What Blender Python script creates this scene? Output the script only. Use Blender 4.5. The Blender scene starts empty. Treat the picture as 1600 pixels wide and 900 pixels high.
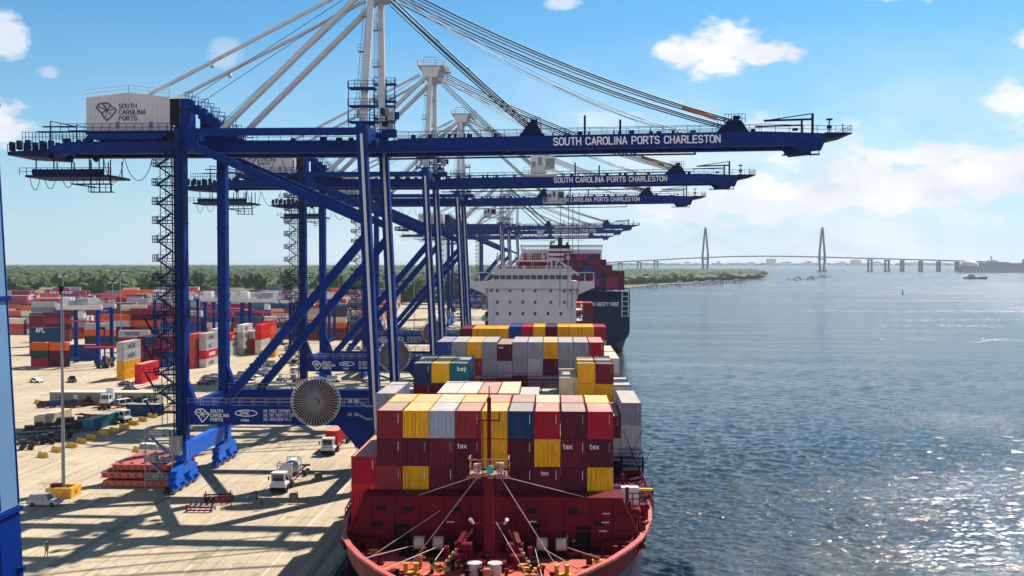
import bpy, bmesh, math, random
from mathutils import Vector, Matrix, noise
R = math.radians
random.seed(7)
scene = bpy.context.scene
col = scene.collection

# ------------------------------------------------------------------ camera
CAM_Z = 36.0
F, VX, VY = 1600.0, 867.0, 409.0          # focal length in photo pixels, vanishing point of the quay
cam = bpy.data.objects.new('camera', bpy.data.cameras.new('camera'))
col.objects.link(cam); scene.camera = cam
cam.location = (0, 0, CAM_Z)
cam.data.sensor_width = 36.0
cam.data.lens = 36.0 * F / 1600.0
cam.data.clip_start = 0.5; cam.data.clip_end = 60000
cam.rotation_euler = (R(90) - math.atan((450 - VY) / F), 0, math.atan((VX - 800) / F))

# ------------------------------------------------------------------ exposure
scene.view_settings.view_transform = 'Standard'
scene.view_settings.look = 'None'
scene.view_settings.exposure = 0.70
scene.view_settings.gamma = 1.0
scene.view_settings.use_curve_mapping = False
scene.render.engine = 'CYCLES'
cy = scene.cycles
cy.use_denoising = True
cy.max_bounces = 6; cy.diffuse_bounces = 2; cy.glossy_bounces = 2; cy.transmission_bounces = 2
cy.volume_bounces = 0; cy.transparent_max_bounces = 6
cy.sample_clamp_indirect = 4.0
cy.caustics_reflective = False; cy.caustics_refractive = False

# ------------------------------------------------------------------ sun
SUN = Vector((0.50, 0.70, 1.0)).normalized()
sun = bpy.data.objects.new('sun', bpy.data.lights.new('sun', 'SUN'))
sun.data.energy = 5.0; sun.data.angle = R(0.5); sun.data.color = (1.0, 0.93, 0.82)
sun.rotation_euler = SUN.to_track_quat('Z', 'Y').to_euler()
sun.location = (60, 80, 200)
col.objects.link(sun)

# ------------------------------------------------------------------ sky
world = bpy.data.worlds.new('World'); scene.world = world
world.use_nodes = True
nt = world.node_tree; N = nt.nodes; L = nt.links
for n in list(N): N.remove(n)
out = N.new('ShaderNodeOutputWorld'); bg = N.new('ShaderNodeBackground')
sky = N.new('ShaderNodeTexSky'); sky.sky_type = 'NISHITA'; sky.sun_disc = False
sky.sun_elevation = math.asin(SUN.z); sky.sun_rotation = math.atan2(SUN.x, SUN.y)
sky.altitude = 0; sky.air_density = 1.0; sky.dust_density = 0.6; sky.ozone_density = 2.5
bg.inputs['Strength'].default_value = 0.056
L.new(bg.outputs[0], out.inputs[0])

def wmath(op, a, b=None, c=None, clamp=False):
    n = N.new('ShaderNodeMath'); n.operation = op; n.use_clamp = clamp
    for i, v in enumerate((a, b, c)):
        if v is None: continue
        if isinstance(v, (int, float)): n.inputs[i].default_value = v
        else: L.new(v, n.inputs[i])
    return n.outputs[0]
def wnoise(vec, scale, detail, rough=0.55):
    n = N.new('ShaderNodeTexNoise'); n.inputs['Scale'].default_value = scale
    n.inputs['Detail'].default_value = detail; n.inputs['Roughness'].default_value = rough
    L.new(vec, n.inputs['Vector']); return n.outputs['Fac']
tc = N.new('ShaderNodeTexCoord')
sep = N.new('ShaderNodeSeparateXYZ'); L.new(tc.outputs['Generated'], sep.inputs[0])
az = wmath('ARCTAN2', sep.outputs[0], sep.outputs[1])            # azimuth, 0 along the quay
hyp = wmath('SQRT', wmath('ADD', wmath('MULTIPLY', sep.outputs[0], sep.outputs[0]), wmath('MULTIPLY', sep.outputs[1], sep.outputs[1])))
el = wmath('ARCTAN2', sep.outputs[2], hyp)                       # elevation
cmb = N.new('ShaderNodeCombineXYZ'); L.new(az, cmb.inputs[0]); L.new(wmath('MULTIPLY', el, 1.9), cmb.inputs[1])
nz = wnoise(cmb.outputs[0], 17.0, 9, 0.62)
nz2 = wnoise(cmb.outputs[0], 42.0, 6, 0.6)
edge = wmath('ADD', wmath('MULTIPLY', wmath('SUBTRACT', nz, 0.5), 3.2), wmath('MULTIPLY', wmath('SUBTRACT', nz2, 0.5), 1.2))
mask = None
# cumulus clouds: azimuth, elevation, half width, half height (radians) and strength
CLOUDS = [(.128, .198, .042, .015, 1.0), (.165, .202, .045, .019, 1.0), (.200, .195, .036, .013, 1.0), (.158, .184, .030, .013, 1.0), (.311, .243, .026, .010, .9), (.340, .240, .016, .008, .8), (.003, .248, .016, .007, .7),
          (.411, .140, .026, .017, .95), (.428, .186, .014, .010, .9), (.45, .090, .095, .034, 1.), (.38, .076, .13, .030, 1.), (.29, .068, .16, .032, 1.), (.33, .095, .09, .018, 1.), (.17, .055, .16, .026, .9),
          (-.510, .112, .030, .018, 1.0), (-.55, .105, .05, .024, .9), (-.500, .196, .018, .016, .8), (-.313, .192, .014, .012, .4), (-.463, .166, .010, .006, .45),
          (.21, .112, .10, .022, .6), (.12, .10, .12, .02, .6), (.045, .137, .045, .012, .5), (.26, .092, .08, .022, .6), (.9, .3, .2, .06, 1.), (-1.1, .35, .25, .07, 1.)]
for (a, e, w, h, s) in CLOUDS:
    dx = wmath('DIVIDE', wmath('SUBTRACT', az, a), w); dy = wmath('DIVIDE', wmath('SUBTRACT', el, e), h)
    d = wmath('SQRT', wmath('ADD', wmath('MULTIPLY', dx, dx), wmath('MULTIPLY', dy, dy)))
    m = wmath('SUBTRACT', 1.15, d)                                # 1 at the centre
    m = wmath('ADD', m, edge)
    m = wmath('MULTIPLY', wmath('MULTIPLY', m, 1.6, clamp=True), s)
    mask = m if mask is None else wmath('MAXIMUM', mask, m)
# thin veil towards the horizon
veil = wmath('MULTIPLY', wmath('SUBTRACT', 1.0, wmath('DIVIDE', el, 0.22), clamp=True), 0.75)
wide = wnoise(cmb.outputs[0], 5.5, 7, 0.6)
rgt = wmath('MULTIPLY_ADD', az, 1.6, 0.75, clamp=True)
fwd = wmath('MULTIPLY_ADD', sep.outputs[1], 1.2, 0.35, clamp=True)
veil = wmath('MULTIPLY', veil, fwd)
veil = wmath('MULTIPLY', wmath('MULTIPLY', veil, wmath('MULTIPLY_ADD', wmath('SUBTRACT', wide, 0.5), 4.0, 0.75, clamp=True)), rgt)
hz = wmath('MULTIPLY', fwd, wmath('POWER', wmath('SUBTRACT', 1.0, wmath('DIVIDE', el, 0.30), clamp=True), 2.0))
cov = wmath('MAXIMUM', mask, veil, clamp=True)
cov = wmath('MULTIPLY', cov, wmath('GREATER_THAN', el, 0.0))
ccol = N.new('ShaderNodeMix'); ccol.data_type = 'RGBA'
shade = wmath('MULTIPLY_ADD', wmath('SUBTRACT', wnoise(cmb.outputs[0], 11.0, 5), 0.5), 3.0, 0.5, clamp=True)
L.new(shade, ccol.inputs[0])
ccol.inputs[6].default_value = (8.4, 9.0, 10.2, 1); ccol.inputs[7].default_value = (11.8, 11.8, 11.8, 1)
hsv = N.new('ShaderNodeVectorMath'); hsv.operation = 'MULTIPLY'; hsv.inputs[1].default_value = (.46, 1.08, 1.36)
L.new(sky.outputs[0], hsv.inputs[0])
zen = N.new('ShaderNodeVectorMath'); zen.operation = 'SCALE'; L.new(hsv.outputs[0], zen.inputs[0])      # deeper blue overhead
L.new(wmath('SUBTRACT', 1.0, wmath('MULTIPLY', wmath('MULTIPLY_ADD', el, 1.8, -0.65, clamp=True), 0.5)), zen.inputs['Scale'])
hm = N.new('ShaderNodeMix'); hm.data_type = 'RGBA'; L.new(wmath('MULTIPLY', hz, 0.80), hm.inputs[0])
L.new(zen.outputs[0], hm.inputs[6]); hm.inputs[7].default_value = (7.4, 9.2, 10.6, 1)
mx = N.new('ShaderNodeMix'); mx.data_type = 'RGBA'
L.new(cov, mx.inputs[0]); L.new(hm.outputs[2], mx.inputs[6]); L.new(ccol.outputs[2], mx.inputs[7])
# unseen bright cloud bank added behind the camera to light faces turned to it
back = wmath('MULTIPLY', wmath('MULTIPLY_ADD', sep.outputs[1], -2.2, -0.5, clamp=True), wmath('MULTIPLY_ADD', el, -4.0, 1.9, clamp=True))
back = wmath('MULTIPLY', back, wmath('MULTIPLY_ADD', wmath('SUBTRACT', wide, 0.5), 3.0, 1.05, clamp=True))
back = wmath('MULTIPLY', back, wmath('GREATER_THAN', el, 0.0))
bk = N.new('ShaderNodeMix'); bk.data_type = 'RGBA'; L.new(back, bk.inputs[0]); L.new(mx.outputs[2], bk.inputs[6]); bk.inputs[7].default_value = (23., 22., 21.5, 1)
L.new(bk.outputs[2], bg.inputs['Color'])

# ------------------------------------------------------------------ helpers
def at(px, py, Y):                       # the point at depth Y seen at a photo pixel
    return Vector(((px - VX) / F * Y, Y, CAM_Z - (py - VY) / F * Y))
def ground(px, py, z=0.0):               # the point of a level plane seen at a photo pixel
    Y = (CAM_Z - z) * F / (py - VY)
    return Vector(((px - VX) / F * Y, Y, z))

class MB:
    def __init__(s): s.v = []; s.f = []; s.sm = []
    def add(s, vs, fs, smooth=False):
        n = len(s.v); s.v += [tuple(v) for v in vs]; s.f += [tuple(i + n for i in f) for f in fs]; s.sm += [smooth] * len(fs); return s
    def box(s, x0, x1, y0, y1, z0, z1):
        return s.add([(x0,y0,z0),(x1,y0,z0),(x1,y1,z0),(x0,y1,z0),(x0,y0,z1),(x1,y0,z1),(x1,y1,z1),(x0,y1,z1)],
                     [(0,3,2,1),(4,5,6,7),(0,1,5,4),(1,2,6,5),(2,3,7,6),(3,0,4,7)])
    def cbox(s, c, sx, sy, sz): return s.box(c[0]-sx/2,c[0]+sx/2,c[1]-sy/2,c[1]+sy/2,c[2]-sz/2,c[2]+sz/2)
    def bar(s, p, q, w, h=None, w2=None, h2=None):      # rectangular bar, h measured in the plane nearest to up
        p, q = Vector(p), Vector(q); d = (q - p)
        if d.length < 1e-6: return s
        d.normalize(); h = w if h is None else h; w2 = w if w2 is None else w2; h2 = h if h2 is None else h2
        up = Vector((0, 0, 1)) if abs(d.z) < 0.95 else Vector((0, 1, 0))
        a = d.cross(up).normalized(); b = a.cross(d).normalized(); vs = []
        for c, ww, hh in ((p, w, h), (q, w2, h2)):
            for i, j in ((-1,-1),(1,-1),(1,1),(-1,1)): vs.append(c + a*i*ww/2 + b*j*hh/2)
        return s.add(vs, [(0,3,2,1),(4,5,6,7),(0,1,5,4),(1,2,6,5),(2,3,7,6),(3,0,4,7)])
    def tube(s, p, q, r, n=8, r2=None, caps=True):
        p, q = Vector(p), Vector(q); d = q - p
        if d.length < 1e-6: return s
        d.normalize(); r2 = r if r2 is None else r2
        up = Vector((0, 0, 1)) if abs(d.z) < 0.95 else Vector((0, 1, 0))
        a = d.cross(up).normalized(); b = a.cross(d).normalized(); vs = []
        for c, rr in ((p, r), (q, r2)):
            for i in range(n):
                t = 2*math.pi*i/n; vs.append(c + a*math.cos(t)*rr + b*math.sin(t)*rr)
        s.add(vs, [(i, (i+1) % n, n+(i+1) % n, n+i) for i in range(n)], True)
        if caps: s.add(vs, [tuple(range(n-1, -1, -1)), tuple(range(n, 2*n))])
        return s
    def path(s, pts, r, n=5):
        for a, b in zip(pts, pts[1:]): s.tube(a, b, r, n, caps=False)
        return s
    def prism(s, poly, axis, a0, a1):                   # polygon of (u, v) pulled along an axis
        def P(u, v, a): return {'x': (a, u, v), 'y': (u, a, v), 'z': (u, v, a)}[axis]
        n = len(poly); vs = [P(u, v, a0) for u, v in poly] + [P(u, v, a1) for u, v in poly]
        return s.add(vs, [tuple(range(n-1, -1, -1)), tuple(range(n, 2*n))] + [(i, (i+1) % n, n+(i+1) % n, n+i) for i in range(n)])
    def rail(s, pts, h=1.1, step=2.0, r=0.035, rungs=(1.0, .5)):     # handrail along a line of points
        for a, b in zip(pts, pts[1:]):
            a, b = Vector(a), Vector(b); k = max(1, int((b-a).length / step))
            for i in range(k + 1):
                p = a.lerp(b, i / k); s.bar(p, p + Vector((0,0,h)), r*2)
            for q in rungs: s.bar(a + Vector((0,0,h*q)), b + Vector((0,0,h*q)), r*2)
        return s
    def xform(s, M): s.v = [tuple(M @ Vector(v)) for v in s.v]; return s
    def mesh(s, name, mat=None):
        me = bpy.data.meshes.new(name); me.from_pydata(s.v, [], s.f)
        for p, q in zip(me.polygons, s.sm): p.use_smooth = q
        bm = bmesh.new(); bm.from_mesh(me); bmesh.ops.recalc_face_normals(bm, faces=bm.faces); bm.to_mesh(me); bm.free()
        if mat: me.materials.append(mat)
        me.update(); return me
    def build(s, name, mat, parent=None, color=None):
        o = bpy.data.objects.new(name, s.mesh(name, mat)); col.objects.link(o)
        if parent is not None: o.parent = parent
        if color is not None: o.color = (*color, 1)
        return o

def tag(o, label=None, cat=None, group=None, kind=None):
    for k, v in (('label', label), ('category', cat), ('group', group), ('kind', kind)):
        if v: o[k] = v
    return o
def empty(name, loc=(0,0,0), rz=0, **k):
    o = bpy.data.objects.new(name, None); o.location = loc; o.rotation_euler = (0, 0, rz); o.empty_display_size = 0.5
    col.objects.link(o); return tag(o, **k)
def children(o): return [c for c in bpy.data.objects if c.parent == o]
def copy_tree(o, parent=None, kids=None):
    c = o.copy(); col.objects.link(c); c.parent = parent
    for ch in (kids or KIDS)(o): copy_tree(ch, c, kids)
    return c
_kids = {}
def index_kids():
    _kids.clear()
    for o in bpy.data.objects:
        if o.parent: _kids.setdefault(o.parent.name, []).append(o)
def KIDS(o): return list(_kids.get(o.name, []))

def lin(h):                                             # sRGB 0-255 -> linear
    return tuple((c/255/12.92 if c/255 <= 0.04045 else ((c/255+0.055)/1.055)**2.4) for c in h)
def material(name, base=(.5,.5,.5), rough=.6, metal=0., spec=.5, var=.12, scale=.6, use_obj=False, streak=0., dirt=(.12,.08,.06), dirt_amt=0., bump=0., bump_scale=20., grime_scale=1.4):
    m = bpy.data.materials.new(name); m.use_nodes = True; nt = m.node_tree; N = nt.nodes; L = nt.links
    b = N['Principled BSDF']; b.inputs['Roughness'].default_value = rough; b.inputs['Metallic'].default_value = metal
    b.inputs['Specular IOR Level'].default_value = spec
    tc = N.new('ShaderNodeTexCoord'); info = N.new('ShaderNodeObjectInfo')
    vec = N.new('ShaderNodeVectorMath'); vec.operation = 'ADD'
    L.new(tc.outputs['Object'], vec.inputs[0])
    r3 = N.new('ShaderNodeVectorMath'); r3.operation = 'SCALE'; r3.inputs[0].default_value = (37., 91., 53.); L.new(info.outputs['Random'], r3.inputs['Scale'])
    L.new(r3.outputs[0], vec.inputs[1])
    n = N.new('ShaderNodeTexNoise'); n.inputs['Scale'].default_value = scale; n.inputs['Detail'].default_value = 6; n.inputs['Roughness'].default_value = .62
    L.new(vec.outputs[0], n.inputs['Vector'])
    mp = N.new('ShaderNodeMapRange'); mp.inputs[1].default_value = .3; mp.inputs[2].default_value = .7; mp.inputs[3].default_value = 1-var; mp.inputs[4].default_value = 1+var
    L.new(n.outputs['Fac'], mp.inputs[0])
    sc = N.new('ShaderNodeVectorMath'); sc.operation = 'SCALE'; L.new(mp.outputs[0], sc.inputs['Scale'])
    if use_obj: L.new(info.outputs['Color'], sc.inputs[0])
    else: sc.inputs[0].default_value = base[:3]
    last = sc.outputs[0]
    if dirt_amt > 0:
        st = N.new('ShaderNodeMapping'); st.inputs['Scale'].default_value = (2.2, 2.2, .25 if streak else 1.5); L.new(vec.outputs[0], st.inputs['Vector'])
        n2 = N.new('ShaderNodeTexNoise'); n2.inputs['Scale'].default_value = grime_scale; n2.inputs['Detail'].default_value = 8; n2.inputs['Roughness'].default_value = .7
        L.new(st.outputs[0], n2.inputs['Vector'])
        m2 = N.new('ShaderNodeMapRange'); m2.inputs[1].default_value = .5; m2.inputs[2].default_value = .8; m2.inputs[3].default_value = 0; m2.inputs[4].default_value = dirt_amt
        L.new(n2.outputs['Fac'], m2.inputs[0])
        mix = N.new('ShaderNodeMix'); mix.data_type = 'RGBA'; L.new(m2.outputs[0], mix.inputs[0]); L.new(last, mix.inputs[6]); mix.inputs[7].default_value = (*dirt, 1)
        last = mix.outputs[2]
    L.new(last, b.inputs['Base Color'])
    if bump:
        bn = N.new('ShaderNodeTexNoise'); bn.inputs['Scale'].default_value = bump_scale; bn.inputs['Detail'].default_value = 4; L.new(vec.outputs[0], bn.inputs['Vector'])
        bp = N.new('ShaderNodeBump'); bp.inputs['Strength'].default_value = bump; bp.inputs['Distance'].default_value = .05; L.new(bn.outputs['Fac'], bp.inputs['Height']); L.new(bp.outputs[0], b.inputs['Normal'])
    return m

M = {}
M['crane'] = material('crane_blue_paint', (.0003, .021, .165), .48, spec=.07, var=.10, scale=.35, dirt_amt=.25, dirt=(.006,.02,.08), streak=1)
M['crane_light'] = material('crane_bright_blue_paint', (.003, .10, .55), .42, spec=.15, var=.12, scale=.5, dirt_amt=.4, dirt=(.03,.05,.09), streak=1)
M['white_steel'] = material('white_steel_paint', (.52, .53, .55), .5, var=.07, scale=.5, dirt_amt=.35, dirt=(.30,.28,.26), streak=1)
M['house'] = material('house_cladding', (.47, .46, .50), .55, var=.05, scale=.3, dirt_amt=.3, dirt=(.33,.31,.30), streak=1)
M['dark_steel'] = material('dark_blue_steel', (.001, .010, .065), .55, spec=.08, var=.2, scale=1.)
M['black'] = material('black_rubber_and_steel', (.006, .006, .009), .6, spec=.1, var=.2)
M['cable'] = material('steel_cable', (.03, .035, .05), .5)
M['grey'] = material('grey_steel', (.25, .26, .28), .5, dirt_amt=.5, dirt=(.15,.12,.1))
M['letter_white'] = material('white_lettering', (.8, .8, .8), .5, var=.04)
M['letter_dark'] = material('dark_lettering', (.01, .02, .07), .5, var=.04)
M['glass'] = material('dark_glass', (.01, .018, .03), .08, var=.05, spec=.8)
M['spoke'] = material('reel_spoke_steel', (.34, .30, .32), .5, var=.2)
M['reel_hub'] = material('reel_hub_grey', (.12,.13,.14), .5)
M['sheen_blue'] = material('sunlit_sheen_blue_paint', (.10, .21, .37), .5, var=.06, scale=.3)  # paler crane blue, the sheen of sunlight put into the colour
M['reel'] = material('reel_cable_brown', (.022, .013, .017), .7, var=.25, scale=2.)
M['box'] = material('container_paint', (.5,.5,.5), .55, spec=.15, use_obj=True, var=.10, scale=.9, dirt_amt=.75, dirt=(.11,.055,.035), streak=1, grime_scale=1.0)
M['plain'] = material('painted_steel', (.5,.5,.5), .45, spec=.3, use_obj=True, var=.10, scale=1.2, dirt_amt=.30, dirt=(.10,.07,.05))
M['red_deck'] = material('red_deck_paint', (.50, .07, .035), .6, var=.22, scale=.8, dirt_amt=.5, dirt=(.22,.10,.07))
M['ship_red'] = material('ship_red_paint', (.125, .0022, .013), .55, spec=.12, var=.16, scale=.5, dirt_amt=.45, dirt=(.09,.03,.025), streak=1)
M['hull_dark'] = material('dark_hull_paint', (.035, .022, .05), .45, var=.15, scale=.2, dirt_amt=.4, dirt=(.08,.04,.03), streak=1)
M['hull_blue'] = material('blue_hull_paint', (.001, .011, .050), .5, spec=.15, var=.10, scale=.1, dirt_amt=.2, dirt=(.03,.04,.07), streak=1)
M['white_ship'] = material('white_ship_paint', (.56, .57, .62), .5, var=.05, scale=.2, dirt_amt=.25, dirt=(.42,.36,.31), streak=1)
M['rope'] = material('mooring_rope', (.5, .46, .42), .8, var=.2, scale=6.)
M['yellow'] = material('yellow_paint', (.62, .36, .02), .55, var=.14, dirt_amt=.5, dirt=(.22,.13,.05))
M['tyre'] = material('tyre_rubber', (.015,.015,.016), .8)
M['orange'] = material('orange_paint', (.75,.14,.02), .5)

# block capitals drawn as strokes of one weight, each letter in a box 0.6 wide and 1 high
def _arc(cx, cz, rx, rz, a0, a1, n=6): return [(cx + rx*math.cos(R(a0+(a1-a0)*i/n)), cz + rz*math.sin(R(a0+(a1-a0)*i/n))) for i in range(n+1)]
_O = [(.0,.3)] + _arc(.28,.28,.28,.28,180,270,4) + _arc(.32,.28,.28,.28,270,360,4) + _arc(.32,.72,.28,.28,0,90,4) + _arc(.28,.72,.28,.28,90,180,4) + [(0,.3)]
_C = _arc(.32,.72,.28,.28,15,90,3) + _arc(.28,.72,.28,.28,90,180,4) + _arc(.28,.28,.28,.28,180,270,4) + _arc(.32,.28,.28,.28,270,345,3)
_S = _arc(.30,.745,.27,.255,20,90,4) + _arc(.28,.745,.27,.255,90,180,4) + [(.06,.60),(.16,.53),(.44,.46),(.54,.38)] + _arc(.32,.255,.27,.255,0,-90,4) + _arc(.28,.255,.28,.255,-90,-160,4)
_B = [(0,0),(0,1),(.34,1)] + _arc(.34,.76,.22,.24,90,-90,6) + [(0,.52)]
GLY = {'A':[[(0,0),(.3,1),(.6,0)],[(.1,.3),(.5,.3)]],'B':[_B,[(.34,.52)]+_arc(.34,.26,.26,.26,90,-90,6)+[(0,0)]],'C':[_C],'D':[[(0,0),(0,1),(.26,1)]+_arc(.26,.7,.32,.3,90,0,4)+_arc(.26,.3,.32,.3,0,-90,4)+[(0,0)]],
 'E':[[(.55,1),(0,1),(0,0),(.55,0)],[(0,.52),(.46,.52)]],'F':[[(.55,1),(0,1),(0,0)],[(0,.52),(.46,.52)]],'G':[_C+[(.6,.45),(.34,.45)]],'H':[[(0,0),(0,1)],[(.58,0),(.58,1)],[(0,.5),(.58,.5)]],'I':[[(.06,0),(.06,1)]],
 'J':[[(.5,1),(.5,.26)]+_arc(.25,.26,.25,.26,0,-160,5)],'K':[[(0,0),(0,1)],[(.58,1),(.04,.42)],[(.2,.58),(.6,0)]],'L':[[(0,1),(0,0),(.52,0)]],'M':[[(0,0),(0,1),(.36,.35),(.72,1),(.72,0)]],'N':[[(0,0),(0,1),(.58,0),(.58,1)]],'O':[_O],
 'P':[[(0,0),(0,1),(.34,1)]+_arc(.34,.72,.25,.28,90,-90,6)+[(0,.44)]],'R':[[(0,0),(0,1),(.34,1)]+_arc(.34,.74,.25,.26,90,-90,6)+[(0,.48)],[(.3,.48),(.6,0)]],'S':[_S],'T':[[(0,1),(.62,1)],[(.31,1),(.31,0)]],'U':[[(0,1),(0,.28)]+_arc(.29,.28,.29,.28,180,360,7)+[(.58,1)]],
 'V':[[(0,1),(.3,0),(.6,1)]],'W':[[(0,1),(.2,0),(.42,.8),(.64,0),(.84,1)]],'X':[[(0,0),(.6,1)],[(0,1),(.6,0)]],'Y':[[(0,1),(.3,.5),(.6,1)],[(.3,.5),(.3,0)]],'Z':[[(0,1),(.56,1),(0,0),(.58,0)]],
 '1':[[(.0,.75),(.2,1),(.2,0)]],'2':[_arc(.29,.72,.28,.28,160,0,6)+[(.5,.5),(0,0),(.58,0)]],'5':[[(.52,1),(.04,1),(.0,.52),(.2,.6)]+_arc(.28,.3,.29,.3,80,-150,8)],'6':[[(.5,.96),(.3,1),(.08,.8),(0,.4)],_arc(.29,.3,.29,.3,0,360,12)],'7':[[(0,1),(.56,1),(.2,0)]],
 't':[[(.18,.95),(.18,.12),(.26,0),(.4,0)],[(0,.68),(.38,.68)]],'e':[[(.02,.36),(.5,.36)]+_arc(.27,.34,.25,.34,5,320,10)],'x':[[(0,0),(.5,.68)],[(0,.68),(.5,0)]],'b':[[(0,1),(0,0)],_arc(.25,.32,.25,.33,0,360,12)],'a':[_arc(.24,.30,.24,.31,0,360,12),[(.5,.66),(.5,0)]],'y':[[(0,.68),(.25,0)],[(.5,.68),(.16,-.3)]]}
WID = {'I':.12,'M':.72,'W':.84,'1':.24,'t':.4,' ':.30,'e':.5,'x':.5,'b':.5,'a':.5,'y':.5,'L':.54,'E':.56,'F':.56,'J':.5}
def lettering(body, size, loc, parent, mat, facing='front', name='lettering', bold=.02, extrude=.02, align='LEFT', spacing=1.0, sx=1.0):
    """size is the old em size: capitals are 0.7 of it"""
    hgt = size*.72; wt = hgt*(.115 + bold*1.6); m = MB(); zoff = 0.
    for line in body.split('\n'):
        x = 0.
        for chh in line:
            for st in GLY.get(chh, ()):
                for a, b in zip(st, st[1:]):
                    p = Vector((x + a[0]*hgt, 0, zoff + a[1]*hgt)); q = Vector((x + b[0]*hgt, 0, zoff + b[1]*hgt)); d = (q-p)
                    if d.length < 1e-5: continue
                    d.normalize(); n = Vector((-d.z, 0, d.x))*wt/2; e = d*wt*.42; p -= e; q += e
                    m.add([p-n, q-n, q+n, p+n], [(0,1,2,3)])
            x += (WID.get(chh, .6) + .235)*hgt
        zoff -= hgt*1.4
    me = bpy.data.meshes.new(name); me.from_pydata(m.v, [], m.f); me.materials.append(mat)
    n_ = len(m.v)//4                    # stagger the strokes by hairs so that crossing strokes never lie in one plane
    for k in range(n_):
        for j in range(4): me.vertices[k*4+j].co.y = -.0012*(k % 7)
    o = bpy.data.objects.new(name, me); col.objects.link(o); o.location = loc; o.scale = (sx, 1, 1)
    o.rotation_euler = (0, 0, 0) if facing == 'front' else (0, 0, R(90))
    if parent is not None: o.parent = parent
    return o

# ================================================================== SETTING
WATER_Z = -3.0
QUAY_X = -25.2
def concrete():
    m = bpy.data.materials.new('quay_concrete'); m.use_nodes = True; nt = m.node_tree; N = nt.nodes; L = nt.links
    b = N['Principled BSDF']; b.inputs['Roughness'].default_value = .85; b.inputs['Specular IOR Level'].default_value = .25
    tc = N.new('ShaderNodeTexCoord'); g = N.new('ShaderNodeNewGeometry')
    def noi(scale, det, vec=None, rough=.6):
        n = N.new('ShaderNodeTexNoise'); n.inputs['Scale'].default_value = scale; n.inputs['Detail'].default_value = det; n.inputs['Roughness'].default_value = rough
        L.new(vec or g.outputs['Position'], n.inputs['Vector']); return n.outputs['Fac']
    def ramp(fac, a, b_, lo, hi):
        n = N.new('ShaderNodeMapRange'); n.inputs[1].default_value = a; n.inputs[2].default_value = b_; n.inputs[3].default_value = lo; n.inputs[4].default_value = hi
        L.new(fac, n.inputs[0]); return n.outputs[0]
    def mul(a, b_):
        n = N.new('ShaderNodeMath'); n.operation = 'MULTIPLY'
        for i, v in enumerate((a, b_)):
            if isinstance(v, float): n.inputs[i].default_value = v
            else: L.new(v, n.inputs[i])
        return n.outputs[0]
    mp = N.new('ShaderNodeMapping'); mp.inputs['Scale'].default_value = (1., .12, 1.); L.new(g.outputs['Position'], mp.inputs['Vector'])
    f = mul(ramp(noi(.02, 8), .3, .7, .86, 1.1), ramp(noi(.35, 8, mp.outputs[0], .7), .35, .75, 1.05, .84))
    f = mul(f, ramp(noi(1.2, 6), .56, .72, 1.0, .64))
    mp2 = N.new('ShaderNodeMapping'); mp2.inputs['Scale'].default_value = (1., .02, 1.); L.new(g.outputs['Position'], mp2.inputs['Vector'])
    f = mul(f, ramp(noi(1.6, 4, mp2.outputs[0], .6), .52, .66, 1.0, .70)); f = mul(f, ramp(noi(.25, 3), .60, .68, 1.0, .60)); f = mul(f, ramp(noi(3.5, 2), .70, .73, 1.0, .55))
    # slab joints
    br = N.new('ShaderNodeTexBrick'); br.offset = 0.; br.inputs['Scale'].default_value = 1.; br.inputs['Brick Width'].default_value = 6.; br.inputs['Row Height'].default_value = 7.5
    br.inputs['Mortar Size'].default_value = .05; br.inputs['Mortar Smooth'].default_value = .2
    br.inputs['Color1'].default_value = (1,1,1,1); br.inputs['Color2'].default_value = (.88,.88,.88,1); br.inputs['Mortar'].default_value = (.50,.48,.46,1)
    L.new(g.outputs['Position'], br.inputs['Vector'])
    sc = N.new('ShaderNodeVectorMath'); sc.operation = 'SCALE'; L.new(br.outputs['Color'], sc.inputs[0]); L.new(f, sc.inputs['Scale'])
    mm = N.new('ShaderNodeVectorMath'); mm.operation = 'MULTIPLY'; L.new(sc.outputs[0], mm.inputs[0]); mm.inputs[1].default_value = (.50, .405, .285)
    L.new(mm.outputs[0], b.inputs['Base Color']); return m
M['concrete'] = concrete()
M['concrete_edge'] = material('quay_edge_concrete', (.17,.16,.15), .85, var=.2, scale=.4, dirt_amt=.6, dirt=(.06,.05,.05))
M['asphalt'] = material('asphalt', (.06,.06,.065), .9, var=.2, scale=.2)
M['rail'] = material('rail_steel', (.10,.085,.08), .4, metal=.5)
M['line_white'] = material('road_paint_white', (.62,.60,.55), .7, var=.25, scale=2., dirt_amt=.8, dirt=(.36,.31,.25))
M['line_yellow'] = material('road_paint_yellow', (.60,.40,.08), .7, var=.25, scale=2., dirt_amt=.8, dirt=(.36,.30,.2))

q = MB(); q.box(-330, QUAY_X, -60, 900, -.6, 0)
tag(q.build('quay_pavement', M['concrete']), kind='structure')
w = MB(); w.box(QUAY_X-1.6, QUAY_X+.0, -60, 900, -6, -.603); w.box(QUAY_X-.0, QUAY_X+.35, -60, 900, -2.6, -.25)
tag(w.build('quay_wall', M['concrete_edge']), kind='structure')
e = MB(); e.box(QUAY_X-.45, QUAY_X-.02, -60, 900, .004, .24)
tag(e.build('quay_kerb', M['concrete_edge']), kind='structure')
for X in (-28.1, -59.2):
    r = MB(); r.box(X-.075, X+.075, -60, 900, .004, .03); tag(r.build('crane_rail_road', M['rail']), kind='structure')
    r = MB()
    for a in (-.45, .35): r.box(X+a, X+a+.09, -60, 900, .004, .012)
    tag(r.build('rail_slot_marking', M['asphalt']), kind='structure')
for X in (-33.5, -38.2, -43.0, -47.8, -52.6):
    r = MB(); Y = 20
    while Y < 620: r.box(X-.07, X+.07, Y, Y+(3 if X != -33.5 else 12), .004, .008); Y += 12
    tag(r.build('lane_marking', M['line_white']), kind='structure')
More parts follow.
